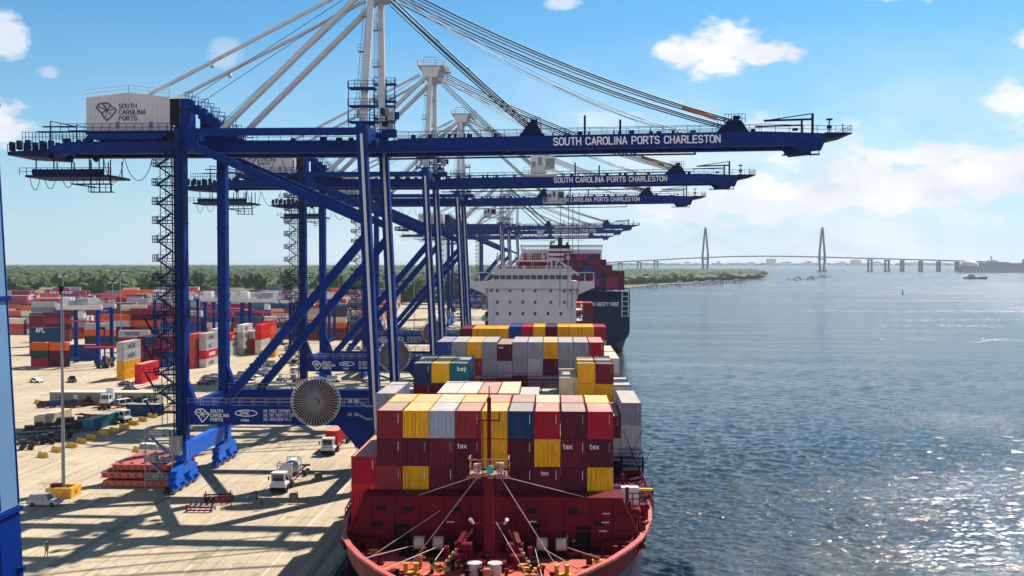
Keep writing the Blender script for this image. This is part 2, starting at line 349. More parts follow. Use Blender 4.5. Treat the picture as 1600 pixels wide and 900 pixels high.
r = MB(); r.box(-55.4, -55.25, 10, 600, .004, .008); tag(r.build('kerb_line_marking', M['line_yellow']), kind='structure')
# parking bay lines inland
r = MB()
for i in range(24):
    X = -118 + i*3.0; r.box(X, X+.1, 268, 273, .004, .008)
tag(r.build('parking_marking', M['line_white']), kind='structure')

# land beyond the pavement
M['land'] = material('scrub_ground', (.10,.105,.05), .95, var=.35, scale=.01)
l = MB(); l.box(-12500, QUAY_X-1.6, 901, 14000, -5, -1.2); l.box(-12500, -331, -800, 900.9, -5, -1.21)
tag(l.build('land_ground', M['land']), kind='structure')

# water
import numpy as np
def water():
    m = bpy.data.materials.new('harbour_water'); m.use_nodes = True; nt = m.node_tree; N = nt.nodes; L = nt.links
    b = N['Principled BSDF']; b.inputs['Base Color'].default_value = (.034,.046,.054,1); b.inputs['IOR'].default_value = 1.33
    b.inputs['Specular IOR Level'].default_value = .5
    g = N.new('ShaderNodeNewGeometry'); cd = N.new('ShaderNodeVectorMath'); cd.operation = 'LENGTH'; L.new(g.outputs['Position'], cd.inputs[0])
    def noi(scale, det, sx=1., sy=1., rough=.6):
        mp = N.new('ShaderNodeMapping'); mp.inputs['Scale'].default_value = (sx, sy, 1.); mp.inputs['Rotation'].default_value = (0,0,.30)
        L.new(g.outputs['Position'], mp.inputs['Vector'])
        n = N.new('ShaderNodeTexNoise'); n.inputs['Scale'].default_value = scale; n.inputs['Detail'].default_value = det; n.inputs['Roughness'].default_value = rough
        L.new(mp.outputs[0], n.inputs['Vector']); return n.outputs['Fac']
    def math_(op, a, b_):
        n = N.new('ShaderNodeMath'); n.operation = op
        for i, v in enumerate((a, b_)):
            if isinstance(v, float): n.inputs[i].default_value = v
            else: L.new(v, n.inputs[i])
        return n.outputs[0]
    far = N.new('ShaderNodeMapRange'); far.inputs[1].default_value = 220.; far.inputs[2].default_value = 1500.; far.inputs[3].default_value = 0.; far.inputs[4].default_value = 9.; L.new(cd.outputs['Value'], far.inputs[0])
    h = math_('ADD', math_('MULTIPLY', noi(.5, 4, .7, 1.2), .8), math_('MULTIPLY', noi(2.9, 4, .8, 1.2, .7), .26))
    h = math_('ADD', h, math_('MULTIPLY', far.outputs[0], math_('ADD', noi(.09, 6, .6, 1.6, .7), math_('MULTIPLY', noi(.02, 3, .5, 2.2), 2.))))
    bp = N.new('ShaderNodeBump'); bp.inputs['Distance'].default_value = .42
    gust = N.new('ShaderNodeMapRange'); gust.inputs[1].default_value = .35; gust.inputs[2].default_value = .65; gust.inputs[3].default_value = .35; gust.inputs[4].default_value = 1.
    L.new(noi(.010, 5, .5, 2.2), gust.inputs[0]); L.new(gust.outputs[0], bp.inputs['Strength'])
    L.new(h, bp.inputs['Height']); L.new(bp.outputs[0], b.inputs['Normal'])
    ro = N.new('ShaderNodeMapRange'); ro.inputs[1].default_value = 80.; ro.inputs[2].default_value = 1200.; ro.inputs[3].default_value = .04; ro.inputs[4].default_value = .22
    L.new(cd.outputs['Value'], ro.inputs[0]); L.new(ro.outputs[0], b.inputs['Roughness'])
    return m
M['water'] = water()
# near water: real wavelets on a grid that coarsens with distance; flat beyond
rows = [58.]
while rows[-1] < 900: rows.append(rows[-1] + max(.18, .40*rows[-1]**2/(39*1024)))
rows = np.array(rows); nc = 760
def xs(Y): return -24.6, Y*.60 + 12
Yg = np.repeat(rows[:, None], nc, 1); tt = np.linspace(0, 1, nc)[None, :]
Xg = xs(Yg)[0] + (xs(Yg)[1] - xs(Yg)[0])*tt
sp_ = np.maximum(np.gradient(rows)[:, None], (xs(Yg)[1]-xs(Yg)[0])/nc)
rs = np.random.RandomState(11); Zg = np.zeros_like(Xg)
amp_mod = 1 + .35*np.sin(Xg*.021+Yg*.013+1.) * np.sin(Yg*.017-Xg*.009+2.)
for k in range(96):
    lam = .48*(6.5/.48)**(rs.rand()**1.15); th = 1.25 + rs.normal()*.62; ph = rs.rand()*6.283
    kx, ky = math.cos(th)*6.283/lam, math.sin(th)*6.283/lam
    slope = .054 if lam < 1.3 else .036 if lam < 2.6 else .018; w_ = np.clip((lam/sp_ - 1.8)/2.0, 0, 1)
    Zg += w_*slope*lam/6.283*np.sin(kx*Xg + ky*Yg + ph)
Zg *= amp_mod
fade = np.clip(np.minimum.reduce([tt*60+0*Yg, (1-tt)*40+0*Yg, (Yg-58)/4, (900-Yg)/60]), 0, 1)
Zg = WATER_Z + Zg*fade
nr = len(rows); V = np.stack([Xg, Yg, Zg], 2).reshape(-1, 3)
idx = np.arange(nr*nc).reshape(nr, nc); Q = np.stack([idx[:-1,:-1], idx[:-1,1:], idx[1:,1:], idx[1:,:-1]], 2).reshape(-1, 4)
B0 = len(V); Y0_, Y1_ = float(rows[0]), float(rows[-1]); a0, a1 = xs(Y0_); c0, c1 = xs(Y1_)
ext = [(-4000,-800),(14000,-800),(14000,14000),(-4000,14000)]
V = np.concatenate([V, np.array([(x, y, WATER_Z) for x, y in ext])])
i00, i01, i10, i11 = 0, nc-1, (nr-1)*nc, nr*nc-1
Q = np.concatenate([Q, np.array([(B0, B0+1, i01, i00), (B0+1, B0+2, i11, i01), (B0+2, B0+3, i10, i11), (B0+3, B0, i00, i10)])])
me = bpy.data.meshes.new('harbour_water'); me.vertices.add(len(V)); me.vertices.foreach_set('co', V.astype(np.float32).ravel())
me.loops.add(Q.size); me.loops.foreach_set('vertex_index', Q.astype(np.int32).ravel()); me.polygons.add(len(Q))
me.polygons.foreach_set('loop_start', np.arange(0, Q.size, 4, dtype=np.int32)); me.polygons.foreach_set('use_smooth', np.ones(len(Q), dtype=bool))
me.update(calc_edges=True); me.materials.append(M['water'])
wo = bpy.data.objects.new('harbour_water', me); col.objects.link(wo); tag(wo, kind='structure')

# ================================================================== CRANE
# local frame: x and z as in the world, y measured from the crane's centre line
XL, XW0, XW1 = -59.2, -30.4, -27.9      # landside leg, waterside leg at the top and at the foot
YF = 10.2
def leg_x(z): t = (58 - z) / 54.; return XW0 + (XW1 - XW0) * t
def sc_emblem(P, parent, mat, ox, oy, oz, w, h):
    # outline of a state shape with a palmetto inside, as strips
    pts = [(.0,.72),(.12,.93),(.40,1.0),(.66,.93),(.72,.80),(.99,.62),(.86,.38),(.66,.15),(.5,.0),(.36,.22),(.22,.48),(.0,.72)]
    m = MB()
    def strip(p, q, t):
        a = Vector((ox + p[0]*w, oy, oz + p[1]*h)); b = Vector((ox + q[0]*w, oy, oz + q[1]*h))
        m.bar(a, b, .03, t)
    for p, q in zip(pts, pts[1:]): strip(p, q, h*.075)
    for p, q in (((.10,.80),(.50,.60)), ((.50,.60),(.42,.90)), ((.50,.60),(.84,.60)), ((.5,.60),(.68,.84)), ((.5,.62),(.46,.2)), ((.5,.6),(.30,.44)), ((.5,.6),(.70,.36)), ((.3,.95),(.5,.62))): strip(p, q, h*.055)
    return m.build('emblem', mat, parent)

def build_crane():
    root = empty('gantry_crane')
    B = M['crane']; yN, yF_ = -YF, YF
    # ---- legs
    for y in (yN, yF_):
        m = MB(); m.box(XL-.75, XL+.75, y-1.0, y+1.0, 7.0, 57.2)
        m.prism([(XL+.75, 13.3), (XL+2.4, 13.3), (XL+.75, 17.5)], 'y', y-.6, y+.6)
        if y > 0: m.prism([(XL+.75, 7.0), (XL+2.2, 7.0), (XL+.75, 12.0)], 'y', y-.5, y+.5)
        for z in (20, 30, 42): m.box(XL-.85, XL+.85, y-1.1, y+1.1, z, z+.12)
        m.build('leg', B, root)
        m = MB(); a = Vector((leg_x(58), y, 58.)); b = Vector((leg_x(4.2), y, 4.2))
        m.add([(a.x-.75,y-1,a.z),(a.x+.75,y-1,a.z),(a.x+.75,y+1,a.z),(a.x-.75,y+1,a.z),(b.x-.8,y-1,b.z),(b.x+.8,y-1,b.z),(b.x+.8,y+1,b.z),(b.x-.8,y+1,b.z)],
              [(0,1,2,3),(4,7,6,5),(0,4,5,1),(1,5,6,2),(2,6,7,3),(3,7,4,0)])
        for z in (23, 34, 44): m.box(leg_x(z)-.92, leg_x(z)+.92, y-1.14, y+1.14, z, z+.22)
        lg = m.build('leg', B, root)
        m = MB(); m.bar((leg_x(56)+.1, y-1.12, 56), (leg_x(5)+.1, y-1.12, 5), .42, .24)
        m.build('cable_duct', M['white_steel'], lg)
        m = MB(); m.tube((XW0+.15, y-1, 56), (leg_x(6)+.9, y-.4, 6), .10, 6); m.build('pipe', M['white_steel'], lg)
    # ---- diagonals and beams in the near and the far frame
    for y in (yN, yF_):
        m = MB(); m.bar((XL+.7, y, 54.9), (leg_x(42.3), y, 42.3), 1.1, 1.25); m.build('brace', B, root)
        m = MB(); m.bar((XL+6.4, y, 13.2), (leg_x(40.2), y, 40.2), 1.1, 1.3); m.build('brace', B, root)
        m = MB(); m.box(XL-.7, leg_x(12)+.4, y-.7, y+.7, 10.2, 13.2)
        xr = leg_x(10)-.6
        m.prism([(xr-5.5, 10.21), (xr, 10.21), (xr+.2, 5.0), (xr-1.0, 5.0)], 'y', y-.55, y+.55)
        pb = m.build('portal_beam', B, root)
        m = MB(); m.rail([(XL+1, y-.6, 13.2), (leg_x(12)-1, y-.6, 13.2)], 1.1, 2.0, .03); m.rail([(XL+1, y+.6, 13.2), (leg_x(12)-1, y+.6, 13.2)], 1.1, 2.0, .03)
        m.build('handrail', M['grey'], pb)
        m = MB(); m.box(XL+.6, XW0-.6, y-.55, y+.55, 55.95, 57.05); m.box(XL-.6, XL+2.6, y-.66, y+.66, 53.4, 57.15)
        tb = m.build('tie_beam', B, root)
    # signs on the near portal beam
    yy = yN - .73
    sc_emblem(0, root, M['letter_white'], -57.0, yy, 10.6, 2.3, 2.1)
    for i, t in enumerate(('SOUTH', 'CAROLINA', 'PORTS')):
        lettering(t, .64, (-54.5, yy, 12.12 - i*.68), root, M['letter_white'], bold=.03, sx=1.08)
    m = MB(); k = 28
    for i in range(k):
        a, b = 2*math.pi*i/k, 2*math.pi*(i+1)/k
        m.bar((-48.8+1.75*math.cos(a), yy, 12.05+.48*math.sin(a)), (-48.8+1.75*math.cos(b), yy, 12.05+.48*math.sin(b)), .03, .12)
    m.build('emblem', M['letter_white'], root)
    lettering('ZPMC', .66, (-49.85, yy, 11.8), root, M['letter_white'], bold=.03)
    lettering('CHINA', .5, (-49.6, yy, 10.75), root, M['letter_white'], bold=.03)
    for i, t in enumerate(('SWL SINGLE CONTAINER', 'SWL TWO TWENTY FT CONT', 'SWL CARGO BEAM 75 LT')):
        lettering(t, .62, (-46.0, yy, 12.22 - i*.66), root, M['letter_white'], bold=.0, sx=.64)
    for i, t in enumerate(('65', '65', '75')):
        lettering(t, .66, (-40.2, yy, 12.25 - i*.66), root, M['letter_white'], bold=.03)
    # ---- beams along the quay
    for x, z0, z1 in ((XL, 10.8, 13.1), (XL, 55.2, 57.2), (XW0, 55.0, 57.8)):
        m = MB(); m.box(x-.6, x+.6, yN+1.0, yF_-1.0, z0, z1); m.build('cross_beam', B, root)
    m = MB(); m.box(leg_x(14)-.5, leg_x(14)+.5, yN+1, yF_-1, 12.0, 14.0); m.build('cross_beam', B, root)
    for x in (XL, XW1):
        m = MB()
        for y in (yN, yF_): m.prism([(y-1., 4.4), (y+1., 4.4), (y+1.2, 7.5), (y-1.2, 7.5)], 'x', x-.9, x+.9)
        m.box(x-.62, x+.62, yN+1.1, yF_-1.1, 4.4, 7.0)
        m.prism([(yN+1.1, 6.99), (yN+3.0, 6.99), (yN+1.1, 8.8)], 'x', x-.5, x+.5)
        m.build('sill_beam', M['crane_light'], root)
        # bogies: two corners, each a main equaliser, two small ones and four wheel trucks
        for s in (-1, 1):
            yc = s*YF
            eq = MB(); eq.prism([(yc-5.2, 3.0), (yc-.9, 4.35), (yc+.9, 4.35), (yc+5.2, 3.0), (yc+4.8, 2.4), (yc-4.8, 2.4)], 'x', x-.55, x+.55)
            eo = eq.build('bogie', M['crane_light'], root)
            for k in (-1, 1):
                y2 = yc + k*3.0
                e2 = MB(); e2.prism([(y2-2.0, 1.9), (y2-.5, 2.7), (y2+.5, 2.7), (y2+2.0, 1.9), (y2+1.9, 1.35), (y2-1.9, 1.35)], 'x', x-.65, x+.65)
                for j in (-1, 1):
                    y3 = y2 + j*1.45
                    e2.prism([(y3-1.25, .45), (y3-1.1, 1.1), (y3-.4, 1.6), (y3+.4, 1.6), (y3+1.1, 1.1), (y3+1.25, .45)], 'x', x-.42, x+.42)
                    e2.box(x+.45, x+.95, y3-.35, y3+.35, .8, 1.4)
                e2.build('wheel_truck', M['crane_light'], eo)
                for j in (-1, 1):
                    for i in (-.62, .62):
                        y4 = y2 + j*1.45 + i
                        wv = MB(); wv.tube((x-.16, y4, .40), (x+.16, y4, .40), .37, 14); wv.tube((x+.1, y4, .40), (x+.5, y4, .40), .17, 8)
                        wv.build('wheel', M['grey'], eo)
            bf = MB(); bf.box(x-.35, x+.35, yc+s*6.3, yc+s*6.9, .5, 1.5); bf.tube((x, yc+s*6.9, 1.), (x, yc+s*7.7, 1.), .28, 10)
            bf.build('buffer', M['black'], eo)
    # ---- girder and boom: twin boxes
    def SH(m, dz=0.):          # the boom rises a little towards its tip
        m.v = [(x, y, z + max(0, x+29)*.0125 + dz) for x, y, z in m.v]; return m
    for y in (-3.6, 3.6):
        m = MB()
        m.prism([(-83.6, 54.2), (-78.5, 53.95), (XW0+1.2, 53.95), (XW0+1.2, 55.8), (-80.4, 55.8), (-83.6, 54.9)], 'y', y-.65, y+.65)
        m.box(-83.6, XW0+1.2, y-.95, y+.95, 53.85, 54.0)
        gd = m.build('girder', B, root)
        m = MB(); x0 = XW0+1.7
        m.prism([(x0, 54.0), (38.5, 54.0), (44.4, 54.9), (44.4, 55.6), (34.2, 56.1), (x0+5, 56.0), (x0, 55.5)], 'y', y-.65, y+.65)
        m.box(x0, 38.5, y-.95, y+.95, 53.85, 54.0)
        m.prism([(38.0, 54.01), (43.3, 54.7), (42.6, 53.0), (39.2, 52.7)], 'y', y-.5, y+.5)
        bm_ = SH(m).build('boom', B, root)
        mm = MB(); sgn = -1 if y < 0 else 1
        mm.box(x0, 41, y+sgn*.72 if sgn > 0 else y-1.9, y+1.9 if sgn > 0 else y-.72, 56.02, 56.10) if False else None
        mm.rail([(x0+1, y+sgn*1.0, 55.9), (33.0, y+sgn*1.0, 56.1), (44.0, y+sgn*1.0, 55.6)], 1.15, 1.9, .035)
        mm.rail([(x0+2, y-sgn*.55, 55.9), (33.0, y-sgn*.55, 56.1)], 1.15, 3.4, .03)
        for i in range(26):      # small fittings along the walkway
            xx = random.uniform(x0+3, 40); mm.cbox((xx, y + random.uniform(-.5,.5), 56.35), random.uniform(.2,.9), .4, random.uniform(.3,.7))
        SH(mm).build('handrail', M['dark_steel'], bm_)
        mm = MB()
        mm.rail([(-83, y+sgn*1.0, 55.7), (XW0-1, y+sgn*1.0, 55.8)], 1.15, 1.9, .035)
        for i in range(16): mm.cbox((random.uniform(-82, -33), y, 56.0), random.uniform(.3,1.3), .6, random.uniform(.3,.9))
        mm.build('handrail', M['dark_steel'], gd)
    m = MB()
    for x in (-82, -78, -60, -44, XW0-1, -8, 6, 18, 30, 40): m.box(x-.4, x+.4, -2.95, 2.95, 54.2, 55.5)
    SH(m).build('girder_tie', B, root)
    # walkway lines hung under the boom
    m = MB(); m.box(-27, 22.5, -5.5, -4.6, 52.0, 52.12); m.box(-27, 22.5, -5.5, -5.44, 51.2+.8, 52.2)
    for x in range(-27, 24, 4): m.bar((x, -5.05, 52.05), (x, -4.3, 53.2), .07)
    m.box(22.3, 22.45, -5.4, -4.5, 52.0, 53.1)
    SH(m, .5).build('walkway', M['dark_steel'], root)
    # boom tip: gallows, platform, lamp posts, buffer box
    m = MB(); m.bar((41.3, -3.6, 55.5), (41.3, -3.6, 58.9), .35); m.bar((33.6, -3.6, 57.9), (41.3, -3.6, 58.0), .3); m.bar((33.7, -3.6, 57.9), (41.3, -3.6, 58.9), .16)
    m.bar((41.3, 3.6, 55.5), (41.3, 3.6, 58.9), .3); m.bar((33.6, 3.6, 57.9), (41.3, 3.6, 58.0), .25)
    SH(m).build('gallows_frame', M['dark_steel'], root)
    m = MB(); m.prism([(43.2, 54.3), (47.4, 55.2), (47.4, 55.35), (43.2, 55.5)], 'y', -4.4, 4.4); m.rail([(43.5, -4.4, 55.4), (47.3, -4.4, 55.4), (47.3, 4.4, 55.4)], 1.1, 1.0, .03)
    m.bar((43.9, -3.8, 55.4), (43.9, -3.8, 57.7), .16); m.cbox((43.9, -3.8, 57.6), .9, .5, .25); m.bar((46.0, -3.8, 55.4), (46.0, -3.8, 56.9), .1)
    m.cbox((43.9, -3.8, 56.4), .7, .4, .5); m.bar((40.9, -4.2, 51.7), (40.9, -4.2, 53.4), .12); m.bar((42.2, -4.2, 51.8), (42.2, -4.2, 54.0), .12); m.box(36.6, 42.3, -4.5, -2.8, 52.0, 52.12)
    m.bar((36.7, -4.4, 52.0), (36.7, -4.4, 53.1), .08); m.bar((37.6, -4.4, 52.0), (37.6, -4.4, 53.1), .08)
    SH(m, .3).build('tip_platform', M['dark_steel'], root)
    # stay brackets on the boom
    for x, s in ((29.0, 1.25), (-3.6, 1.0)):
        for y in (-3.6, 3.6):
            m = MB(); m.prism([(x-2.4*s, 55.9), (x+1.8*s, 55.9), (x+.8*s, 57.9), (x+.1*s, 58.3), (x-.9*s, 57.9)], 'y', y-.35, y+.35)
            m.rail([(x-1.4*s, y-.5, 57.5), (x+1.2*s, y-.5, 57.5)], 1.5, .5, .04, (1., .5)); m.cbox((x+.2, y, 58.5), 1.1, .7, .5)
            SH(m).build('stay_bracket', M['dark_steel'], root)
    for x in (4.8, 10.5):        # two short posts on the boom
        m = MB(); m.bar((x, -4.2, 56), (x, -4.2, 59.2 if x < 6 else 58.4), .34); SH(m).build('post', M['dark_steel'], root)
    bl = lettering('SOUTH CAROLINA PORTS CHARLESTON', 1.56, (-.2, -4.275, 54.50+.36), root, M['letter_white'], bold=.035, sx=.99, extrude=.01); bl.rotation_euler.y = -math.atan(.0125); bl.scale.x = 26.8/max(v.co.x for v in bl.data.vertices)
    # hinge area machinery at the waterside legs
    m = MB()
    for i in range(26):
        c = (XW0 + random.uniform(-2.0, 4.2), random.uniform(-9.5, 9.5), random.uniform(56.2, 60.5)); q_ = MB(); q_.cbox(c, random.uniform(.4,1.4), random.uniform(.4,1.6), random.uniform(.4,1.5)); q_.build('hinge_gear', random.choice((B, M['dark_steel'], M['grey'])), root)
    for y in (-9.6, 9.0):
        m = MB(); m.bar((XW0-1.9, y-1.2, 57.2), (XW0-1.9, y-1.2, 64.2), .12)
        for z in (57.9, 60.4, 63.2):
            m.box(XW0-2.0, XW0+2.2, y-1.3, y+1.3, z, z+.12); m.rail([(XW0-2, y-1.3, z), (XW0+2.2, y-1.3, z), (XW0+2.2, y+1.3, z)], 1.1, .9, .03)
        m.build('hinge_platform', M['crane'], root)
    m = MB()     # far mast service tower, blue steel
    for z in (58, 61, 64, 67):
        m.box(XW0-1.4, XW0+2.6, YF-2.2, YF-.2, z, z+.16); m.rail([(XW0-1.4, YF-2.2, z), (XW0+2.6, YF-2.2, z)], 1.1, .8, .035)
    for x in (XW0-1.2, XW0+.9, XW0+2.4): m.bar((x, YF-2.1, 57), (x, YF-2.1, 68), .16)
    for i in range(8): m.bar((XW0-1.2+ (i%2)*3.4, YF-2.15, 58+i*1.3), (XW0+2.2-(i%2)*3.4, YF-2.15, 59.3+i*1.3), .1)
    m.build('service_tower', M['crane'], root)
    # ---- A-frame masts, head and stays
    top = {}
    for s in (-1, 1):
        m = MB(); p = Vector((XW0+.1, s*9.2, 57.8)); q = Vector((XW0+.7, s*4.2, 80.6)); m.bar(p, q, 1.15, 1.15, .95, 1.0)
        mo = m.build('mast', M['white_steel'], root); top[s] = q
        m = MB()     # caged ladder on the mast
        a = p + Vector((-.85, 0, 1)); b = q + Vector((-.7, 0, -2)); m.bar(a, b, .07); m.bar(a + Vector((-.5,0,0)), b + Vector((-.5,0,0)), .07)
        for i in range(40): c = a.lerp(b, i/40); m.bar(c, c + Vector((-.5,0,0)), .05)
        for t in (.25, .55, .85): c = a.lerp(b, t); m.cbox(c, 1.5, 1.2, .1); m.rail([c + Vector((-.75,-.6,0)), c + Vector((.2,-.6,0))], 1.1, .5, .03)
        m.build('ladder', M['grey'], mo)
    m = MB(); X = XW0+.7
    m.prism([(X-1.6, 80.0), (X+1.6, 80.0), (X+2.4, 82.6), (X-2.2, 82.6)], 'y', -5.0, 5.0); m.box(X-3.0, X+3.2, -5.6, 5.6, 82.6, 82.72)
    m.rail([(X-3, -5.6, 82.7), (X+3.2, -5.6, 82.7), (X+3.2, 5.6, 82.7)], 1.2, 1.0, .04); m.rail([(X-3, 5.6, 82.7), (X-3, -5.6, 82.7)], 1.2, 1.0, .04)
    m.box(X+3.2, X+5.0, -5.5, -3.9, 81.0, 81.15); m.bar((X+3, -4.6, 78.7), (X+5.0, -4.6, 81), .15); m.rail([(X+3.2, -5.5, 81.1), (X+5, -5.5, 81.1)], 1.2, .6, .04); m.cbox((X+4.2, -4.8, 81.8), .8, .6, .8)
    m.bar((X-1.6, -5.2, 84.6), (X+1.5, -5.2, 84.6), .25); m.bar((X-1.5, -5.2, 82.7), (X-1.5, -5.2, 84.6), .2); m.bar((X+1.4, -5.2, 82.7), (X+1.4, -5.2, 84.6), .2)
    m.build('mast_head', M['white_steel'], root)
    for s in (-1, 1):
        a = Vector((X-.6, s*4.6, 80.6))
        m = MB(); m.tube(a, (-54.6, s*5.0, 57.2), .52, 12); m.build('backstay', M['white_steel'], root)
        m = MB(); m.tube(a + Vector((-2.0,0,.0)), (-68.2, s*4.2, 62.6), .30, 10); m.tube((-56.3, s*4.55, 68.0),(-55.7, s*4.55, 68.25), .42, 10); m.build('backstay', M['white_steel'], root)
        m = MB(); m.bar((-71.5, s*4.0, 61.5), (-79.6, s*4.0, 53.5), .8, .8); m.build('tail_strut', M['crane'], root)
        def sag(p, q, d, n=9):
            return [p.lerp(q, i/n) + Vector((0,0,-d*4*(i/n)*(1-i/n))) for i in range(n+1)]
        for off, r in ((0., .14), (.55, .10), (1.15, .11)):
            m = MB(); m.path(sag(Vector((X+2.0, s*4.6, 81.8-off)), Vector((28.4, s*3.6, 58.9-off*.5)), 1.9), r, 6)
            m.build('forestay', M['cable'], root)
        for off, r in ((0., .15), (.7, .12)):
            m = MB(); m.path(sag(Vector((X+1.6, s*4.4, 80.4-off)), Vector((-4.0, s*3.6, 58.3-off*.6)), .35, 6), r, 6)
            m.build('forestay', M['cable'], root)
        m = MB(); m.path(sag(Vector((X+1.5, s*2.0, 82.0)), Vector((22., s*2.2, 56.6)), 2.4), .055, 4); m.path(sag(Vector((X+1.5, s*1.2, 81.6)), Vector((24., s*1.6, 56.6)), 3.2), .05, 4)
        m.path([Vector((X-1, s*2.0, 81.8)), Vector((-62., s*2.4, 62.))], .05, 4); m.path([Vector((X-1, s*1.0, 81.4)), Vector((-58., s*1.4, 57.))], .045, 4)
        m.build('rope', M['cable'], root)
    m = MB(); m.bar((20.5, -3.6, 61.0), (26.0, -3.6, 59.0), .42, .5); m.build('stay_link', material('rusty_orange', (.35,.12,.03), .6), root)
    # ---- machinery house
    m = MB(); m.prism([(-76.8, 57.4), (-62.9, 57.4), (-62.9, 62.9), (-69.7, 63.7), (-76.8, 62.9)], 'y', -5.0, 5.0)
    for x in [-76.8 + .695*i for i in range(1, 20)]: m.box(x-.02, x+.02, -5.03, -5.0, 57.5, 62.85)
    h = m.build('machinery_house', M['house'], root)
    m = MB()
    for x0 in (-71.9, -66.4): m.box(x0, x0+.65, -5.06, -4.98, 57.9, 59.0)
    m.build('window', M['glass'], h)
    m = MB(); m.rail([(-76.9, -5.1, 62.9), (-69.7, -5.1, 63.7), (-62.9, -5.1, 62.9)], 1.15, 3.2, .035); m.rail([(-62.9, -5.1, 62.9), (-62.9, 5, 62.9)], 1.15, 2., .035); m.rail([(-76.9, 5., 62.9), (-69.7, 5., 63.7), (-62.9, 5., 62.9)], 1.15, 3.2, .035)
    m.build('handrail', M['white_steel'], h)
    m = MB(); m.prism([(-77.2, 57.35), (-62.4, 57.35), (-64.2, 56.0), (-75.5, 56.0)], 'y', -5.6, 5.6); m.box(-84.5, -61.5, -6.3, -5.1, 57.15, 57.3)
    m.rail([(-80.5, -6.3, 57.3), (-61.5, -6.3, 57.3)], 1.15, 1.3, .04)
    m.build('house_deck', M['crane'], h)
    sc_emblem(0, h, M['letter_dark'], -75.1, -5.08, 59.1, 3.4, 2.9)
    for i, t in enumerate(('SOUTH', 'CAROLINA', 'PORTS')):
        lettering(t, .94, (-71.3, -5.06, 61.12 - i*.98), h, M['letter_dark'], bold=.04, sx=1.1)
    # stairs and boxes stepping down beside the house
    m = MB()
    m.box(-61.9, -59.6, -5.2, -2.2, 55.8, 62.6); m.box(-62.0, -59.4, -5.4, 5.2, 57.2, 57.4)
    for i in range(9):
        z = 62.3 - i*.75; x = -60.2 + i*.95
        m.box(x, x+1.3, -5.4 + i*.3, -4.2 + i*.3, z-1.4, z); m.rail([(x, -5.4+i*.3, z), (x+1.2, -5.4+i*.3, z)], 1.3, .6, .04)
        m.rail([(x, 2.4, z+.2), (x+1.2, 2.4, z+.2)], 1.2, .6, .04); m.box(x+.2, x+.9, 1.0, 3.0, 56.2, z-.3)
    m.build('stairway', M['crane'], root)
    # crane-deck davits at the tail
    m = MB()
    for x0, x1, z in ((-84.6, -79.0, 58.3), (-80.2, -74.6, 57.6)):
        m.bar((x0, -4, z), (x1, -4, z), .22); m.bar((x0+1.3, -4, z), (x0+1.3, -4, 54.5), .18); m.bar((x0+1.4, -4, z+.9), (x1, -4, z), .14); m.bar((x0+1.3, -4, z), (x0+1.3, -4, z+.9), .14)
    m.rail([(-88, -4.2, 55.8), (-76, -4.2, 55.8)], 1.6, .55, .04)
    m.build('davit', M['dark_steel'], root)
    m = MB(); m.prism([(-90.4, 53.6), (-83.5, 53.2), (-83.5, 54.6), (-90.4, 54.2)], 'y', -4.4, 4.4)
    for i in range(9): m.cbox((-90 + i*.9, -3.6 + (i % 3)*.6, 55.1 + (i % 2)*.3), .55, 1.1, 1.5)
    m.rail([(-90.4, -4.4, 54.2), (-83.5, -4.4, 54.5)], 1.2, .9, .04)
    m.build('tail_platform', M['dark_steel'], root)
    # trolley platform, hanging basket and festoon loops under the tail
    m = MB(); m.box(-87.6, -73.4, -4.2, 4.2, 50.0, 50.35); m.box(-86.4, -74.5, -4.3, -3.6, 50.4, 51.3); m.rail([(-88.4, -4.4, 50.3), (-73.2, -4.4, 50.3)], 1.2, 1.1, .04)
    for x in (-86, -83, -80, -77, -74.6): m.bar((x, -3.6, 50.3), (x, -3.6, 53.2), .16); m.bar((x, 3.6, 50.3), (x, 3.6, 53.2), .16)
    m.build('trolley_platform', M['dark_steel'], root)
    m = MB(); m.box(-79.4, -72.9, -5.2, -3.9, 48.7, 48.85); m.rail([(-79.4, -5.2, 48.8), (-72.9, -5.2, 48.8)], 1.2, 1.0, .04)
    m.bar((-79.3, -4.5, 48.8), (-75.4, -4.5, 48.2), .3, .2); m.box(-76.5, -72.6, -5.2, -3.9, 47.4, 47.52); m.rail([(-76.5, -5.2, 47.5), (-72.6, -5.2, 47.5)], 1.3, .8, .04)
    for x in (-76.3, -74.9, -73.0): m.bar((x, -4.6, 47.4), (x, -4.6, 52.8), .14)
    m.build('hanging_basket', M['dark_steel'], root)
    m = MB()
    def loop(x0, x1, z0, drop, n=10):
        return [Vector((x0 + (x1-x0)*i/n, -4.9, z0 - drop*(1-(2*i/n-1)**2)**.8)) for i in range(n+1)]
    for x0, w, z, d in ((-86.4,1.7,50.,2.2), (-84.0,2.0,50.,2.0), (-81.0,2.1,50.,1.8), (-74.0,3.3,52.9,3.9), (-70.5,4.6,52.9,3.6), (-52.0,3.0,52.8,2.6), (-48.6,3.0,52.8,2.2), (-44.5,3.4,52.8,2.6)):
        m.path(loop(x0, x0+w, z, d), .06, 4)
    m.build('festoon_cable', M['cable'], root)
    # ---- operator cab hanging from the trolley
    m = MB(); m.box(-3.9, -1.6, -6.2, -3.2, 50.2, 53.0); m.box(-1.55, -.1, -6.2, -3.2, 50.9, 52.9); m.box(-5.0, .3, -6.6, -3.0, 49.85, 50.05); m.rail([(-5.0, -6.6, 50), (.3, -6.6, 50)], 1.1, .7, .03)
    m.box(-4.0, -.2, -5.8, 4.5, 53.0-.02, 53.0-.0+.0) if False else None
    cb = m.build('operator_cab', M['white_ship'], root)
